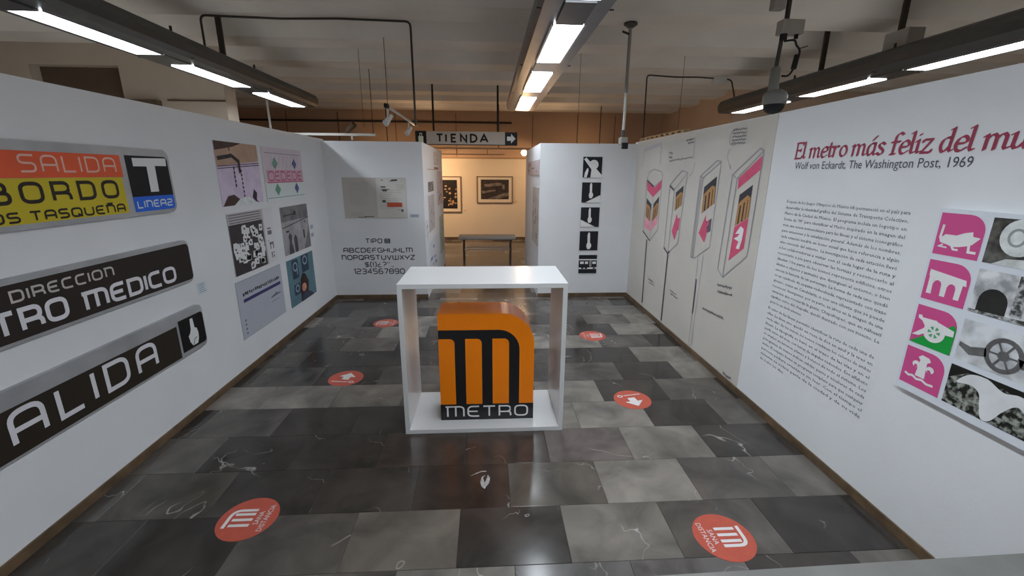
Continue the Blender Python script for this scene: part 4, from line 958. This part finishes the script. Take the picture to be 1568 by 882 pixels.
# ================================================================== FAR GALLERY
FRM = mat('thin_wood_frame', (.2, .11, .05), .4); MATB = mat('cream_mount', (.75, .66, .53), .7)
def framed(label, x0, z0, x1, z1, px0, pz0, px1, pz1, dark, tones):
    e = empty('framed_photograph', (x0, YF - .03, z0), FACE_NY); tag(e, label, 'picture', 'framed photographs on the cream gallery wall')
    w_, h = x1 - x0, z1 - z0; t_ = .025
    box('mount', (t_, t_, .0), (w_ - t_, h - t_, .015), MATB, e)
    fb = MB(); fb.box((0, 0, 0), (w_, t_, .03)); fb.box((0, h - t_, 0), (w_, h, .03)); fb.box((0, t_, 0), (t_, h - t_, .03)); fb.box((w_ - t_, t_, 0), (w_, h - t_, .03))
    fb.build('frame', FRM, e)
    flat('photo_print', dark, [rect(px0 - x0, pz0 - z0, px1 - x0, pz1 - z0)], e, .017)
    flat('photo_tones', tones[0], [[(a - x0, b - z0) for a, b in p] for p in tones[1]], e, .019)
    return e
framed('framed black and white photograph of a train platform on the cream wall', -.325, 1.1, .745, 1.88, -.2, 1.217, .625, 1.785, ink('#2a2422', .35, 9),
       (ink('#57504a', .5, 9), [[(-.1, 1.65), (.4, 1.7), (.42, 1.62), (-.08, 1.57)], [(.0, 1.23), (.5, 1.4), (.62, 1.42), (.62, 1.33), (.3, 1.225)], [(.43, 1.5), (.5, 1.5), (.5, 1.65), (.43, 1.65)], [(-.18, 1.45), (.2, 1.5), (.25, 1.46), (-.15, 1.38)]]))
framed('tall framed photograph with pale spots on black on the cream wall', -1.62, .829, -.78, 1.873, -1.5, .94, -.9, 1.77, ink('#171312', .2, 9),
       (ink('#8a7152', .5, 14), [ell(R.gauss(-1.14, .1), R.uniform(1.05, 1.65), R.uniform(.015, .045), R.uniform(.015, .04), n=8) for _ in range(22)]))
for x, z, l in ((.78, 1.12, 'small caption card beside the platform photograph'), (-.74, .85, 'small caption card beside the tall spotted photograph')):
    e = board('caption_card', l, 'label', (x, YF - .03, z), FACE_NY, .12, .07, .004, ink('#b79f84'))
    flat('fine_print', ink('#6d5a48'), [rect(.01, .05 - .016 * i, .1, .055 - .016 * i) for i in range(3)], e, .0055)
# bench
be = empty('gallery_bench', (-.02, 10.15, 0)); tag(be, 'gallery bench with grey padded top and thin metal legs', 'bench')
box('seat', (-.665, -.2, .475), (.665, .2, .55), mat('grey_vinyl_pad', (.4, .37, .34), .5), be, .015)
for sx in (-.55, .55):
    for sy in (-.17, .17): box('leg', (sx - .016, sy - .016, 0), (sx + .016, sy + .016, .476), DARKMET, be)
    box('side_bar', (sx - .015, -.16, .43), (sx + .015, .16, .46), DARKMET, be)
for sy in (-.17, .17): box('stretcher', (-.55, sy - .012, .23), (.55, sy + .012, .255), STEEL, be)

# gallery track with warm spots; the dim upturned heads are added fill
tr = empty('spot_track', (0, 12.0, 2.6)); tag(tr, 'pale lighting track with warm spots and added fill spots before the cream gallery wall', 'track light')
box('track_rail', (-3.4, -.02, -.02), (3.4, .02, .02), mat('tan_rail', (.5, .36, .22), .5), tr)
box('lower_rail', (-3.4, -.012, -.165), (.45, .012, -.14), mat('tan_rail', (.5, .36, .22), .5), tr)
for x in (-2.6, .3, 3.0): MB().tube([(x, 0, .02), (x, 0, 1.1)], .012, 8).build('hanger', DARKMET, tr)
for x in (-.8, .0): MB().tube([(x, 0, -.02), (x, 0, -.15)], .008, 6).build('link', DARKMET, tr)
def spot_light(loc, target, watts, size, col=(1., .64, .36), blend=.6):
    li = bpy.data.lights.new('spot_lamp', 'SPOT'); li.energy = watts; li.color = col; li.spot_size = math.radians(size); li.spot_blend = blend; li.shadow_soft_size = .05
    o = bpy.data.objects.new('spot_lamp', li); COL.objects.link(o); o.location = loc
    o.rotation_euler = (Vector(target) - Vector(loc)).to_track_quat('-Z', 'Y').to_euler()
    return o
def spot_head(x, tgt, watts, size=110, rl=.042):
    p0 = Vector((x, -.1, -.1)); dv = (Vector(tgt) - (p0 + Vector((0, 12.0, 2.6)))).normalized()
    hd_ = MB().tube([p0 - dv * .09, p0 + dv * .03, p0 + dv * .05], [rl * .85, rl * 1.07, rl * 1.12], 14).build('spot_head', BLACK, tr)
    MB().tube([(x, 0, -.015), p0], .012, 8).build('arm', BLACK, hd_)
    MB().tube([p0 + dv * .05, p0 + dv * .054], rl, 14).build('lens', BULB, hd_)
    spot_light(p0 + Vector((0, 12.0, 2.6)) + dv * .07, tgt, watts, size)
spot_head(-2.3, (-1.2, 13.1, 1.3), WARM)
spot_head(-1.6, (-.6, 13.1, 1.2), WARM * .8)
spot_head(2.2, (.5, 13.1, 1.2), WARM * .6)
spot_head(-3.1, (-2.2, 13.1, 3.0), WARM * .07, 160)  # added hidden head, warms the upper far wall
spot_head(2.9, (2.0, 13.1, 3.0), WARM * .07, 160)  # matching fill head on the other side, also added
spot_head(-1.9, (-1.2, 10.6, 3.7), WARM * .13, 165)  # added hidden head turned up to tint the far ceiling
spot_head(1.8, (1.2, 10.6, 3.7), WARM * .13, 165)  # second added uplight for the ceiling tint
spot_head(.97, (.45, 3.4, 1.1), WARM * .35, 70, .075)

# ================================================================== CEILING SERVICES
def bent(path, r, n=5, rad=.06): 
    P = [Vector(p) for p in path]; out = [P[0]]
    for i in range(1, len(P) - 1):
        a = (P[i - 1] - P[i]).normalized() * rad; b = (P[i + 1] - P[i]).normalized() * rad
        for k in range(n + 1):
            t_ = k / n; out.append((1 - t_) ** 2 * (P[i] + a) + 2 * t_ * (1 - t_) * P[i] + t_ * t_ * (P[i] + b))
    return out + [P[-1]]
c1 = MB().tube(bent([(-3.05, 5.36, 3.25), (-3.05, 5.36, 3.58), (-2.2, 5.36, 3.565), (-1.6, 5.36, 3.58), (-.835, 5.38, 3.575), (-.83, 5.38, 2.5)], .016), .012, 8).build('conduit', DARKMET)
tag(c1, 'thin dark conduit bent down beside the unlit spot track', 'conduit')
c2 = MB().tube(bent([(2.72, 7.8, 2.44), (2.70, 7.8, 3.585), (3.2, 7.8, 3.56), (3.6, 7.82, 3.57), (4.2, 7.85, 3.545), (4.3, 7.86, 3.26)], .016), .012, 8).build('conduit', DARKMET)
tag(c2, 'thin dark conduit running down behind the drawn mural from its trough', 'conduit')
jb = empty('junction_box', (3.98, 7.84, 3.53)); tag(jb, 'small white junction box on the conduit above the mural trough', 'junction box')
box('box_body', (-.11, -.05, -.05), (.11, .05, .05), WHITEMET, jb, .006); box('lid', (-.1, -.056, -.042), (.1, -.05, .042), WHITEMET, jb)
# camera pole
cpn = empty('camera_pole', (1.612, 5.33, 3.6)); tag(cpn, 'thin grey ceiling pole with a small black camera above the pictogram partition', 'camera')
MB().lathe([(0, 0), (.075, 0), (.075, -.02), (.03, -.05), (0, -.05)]).build('ceiling_flange', GREYMET, cpn)
MB().tube([(0, 0, -.03), (0, 0, -.72)], .019, 12).build('upper_tube', BEIGEMET, cpn)
MB().tube([(0, 0, -.7), (0, 0, -1.14)], .016, 12).build('lower_tube', WHITEMET, cpn)
MB().tube([(-.02, -.03, -.12), (-.1, -.05, -.1)], .012, 8).build('clamp', DARKMET, cpn)
MB().tube([(0, 0, -1.13), (0, 0, -1.22)], .022, 10).build('swivel', GREYMET, cpn)
box('camera_housing', (-.035, -.06, -1.29), (.045, .06, -1.21), BEIGEMET, cpn, .006)
box('camera_face', (-.03, -.1, -1.345), (.04, -.055, -1.275), BLACK, cpn, .004)
# dome camera on drop rod
dc = empty('dome_camera', (2.75, 4.3, 3.672)); tag(dc, 'grey dome camera hanging on a drop rod with a junction box and loose cables', 'camera')
zc = lambda z: z - 3.672; DOMEG = mat('grey_camera_plastic', (.2, .2, .19), .45)
MB().tube([(.0, 0, 0), (0, 0, zc(3.34))], .022, 10).build('drop_rod', DARKMET, dc)
box('junction_box', (-.06, -.05, zc(3.22)), (.15, .05, zc(3.34)), BEIGEMET, dc, .008)
box('side_bracket', (-.16, -.04, zc(3.42)), (-.05, .04, zc(3.62)), BEIGEMET, dc, .006)
MB().tube([(-.02, 0, zc(3.22)), (-.035, 0, zc(2.93))], .018, 10).build('lower_rod', GREYMET, dc)
MB().tube([(-.02, -.02, zc(3.22)), (-.02, -.02, zc(3.17))], .032, 10).build('cable_gland', BLACK, dc)
MB().tube([(.1, -.02, zc(3.22)), (.1, -.02, zc(3.185))], .018, 8).build('cable_gland', BLACK, dc)
MB().tube([Vector(p) for p in smooth([(-.01, -.03, zc(3.16)), (.08, -.03, zc(3.17)), (.11, -.03, zc(3.13)), (.15, -.03, zc(3.08)), (.14, -.02, zc(2.98)), (.09, -.02, zc(2.88)), (.02, -.02, zc(2.87))])], .009, 8).build('loose_cable', BLACK, dc)
MB().tube([(.135, -.025, zc(3.05)), (.12, -.025, zc(2.93))], .024, 8).build('cable_connector', BLACK, dc)
MB().tube([(.14, -.03, zc(3.1)), (.22, -.03, zc(3.125))], .005, 6).build('cable_tail', BLACK, dc)
MB().tube([(-.035, 0, zc(2.95)), (-.035, 0, zc(2.935)), (-.03, 0, zc(2.74))], [.03, .042, .046], 14).build('bracket_neck', DOMEG, dc)
MB().lathe([(0, .0), (.06, .0), (.095, -.025), (.106, -.05), (.106, -.12), (.095, -.13), (0, -.13)], (0, 0, zc(2.75))).build('dome_housing', DOMEG, dc)
MB().lathe([(.093, .002), (.09, -.03), (.068, -.062), (.036, -.08), (0, -.086)], (0, 0, zc(2.62))).build('dome_glass', BLACK, dc)
# spot track between the partitions
st = empty('spot_track', (-1.3, 6.1, 2.8)); tag(st, 'white suspended spot track with two unlit spots before the store sign', 'track light')
box('track_rail', (-.015, 0, -.012), (.015, 2.4, .012), WHITEMET, st)
for y, zt_ in ((.05, .83), (2.3, .93)): MB().tube([(0, y, .01), (0, y, zt_)], .004, 6).build('suspension_wire', DARKMET, st)
for y in (.05, 1.6):
    MB().tube([(0, y, -.01), (-.01, y, -.12)], .012, 8).build('spot_stem', WHITEMET, st)
    MB().tube([(.03, y + .03, -.1), (-.03, y - .04, -.2), (-.04, y - .05, -.21)], [.028, .042, .043], 14).build('spot_housing', WHITEMET, st)
box('feed_box', (-.03, -.05, -.02), (.02, .05, .03), BLACK, st)
# white track behind the left partition
wt = empty('lighting_bar', (-3.42, 8.3, 2.62)); tag(wt, 'white horizontal lighting bar above the alphabet partition', 'track light')
box('bar', (0, -.03, -.02), (1.42, .03, .02), WHITEMET, wt)
MB().tube([(.0, 0, .0), (-.4, 0, .05), (-.42, .0, 1.16)], .022, 8).build('support_tube', WHITEMET, wt)
for x in (1.0,): MB().tube([(x, 0, -.02), (x, 0, -.09)], .02, 8).build('spot_stem', WHITEMET, wt)
MB().tube([(.9, .02, .05), (1.06, -.02, .18)], [.035, .06], 12).build('spot_housing', BROWN, wt)
box('spot_foot', (.9, -.02, .018), (.96, .02, .06), BROWN, wt)
MB().tube([(1.38, 0, .02), (1.38, 0, 1.16)], .006, 6).build('suspension_wire', DARKMET, wt)
for x, y, z, l in ((2.96, 6.95, 2.62, 'thin wire hanging from the ceiling behind the drawn mural'), (1.39, 6.95, 2.3, 'thin wire hanging behind the pictogram partition'), (-1.84, 6.95, 2.62, 'thin wire hanging behind the alphabet partition')):
    w_ = MB().tube([(x, y, z), (x, y, ROOF)], .003, 6).build('hanging_wire', DARKMET); tag(w_, l, 'wire')
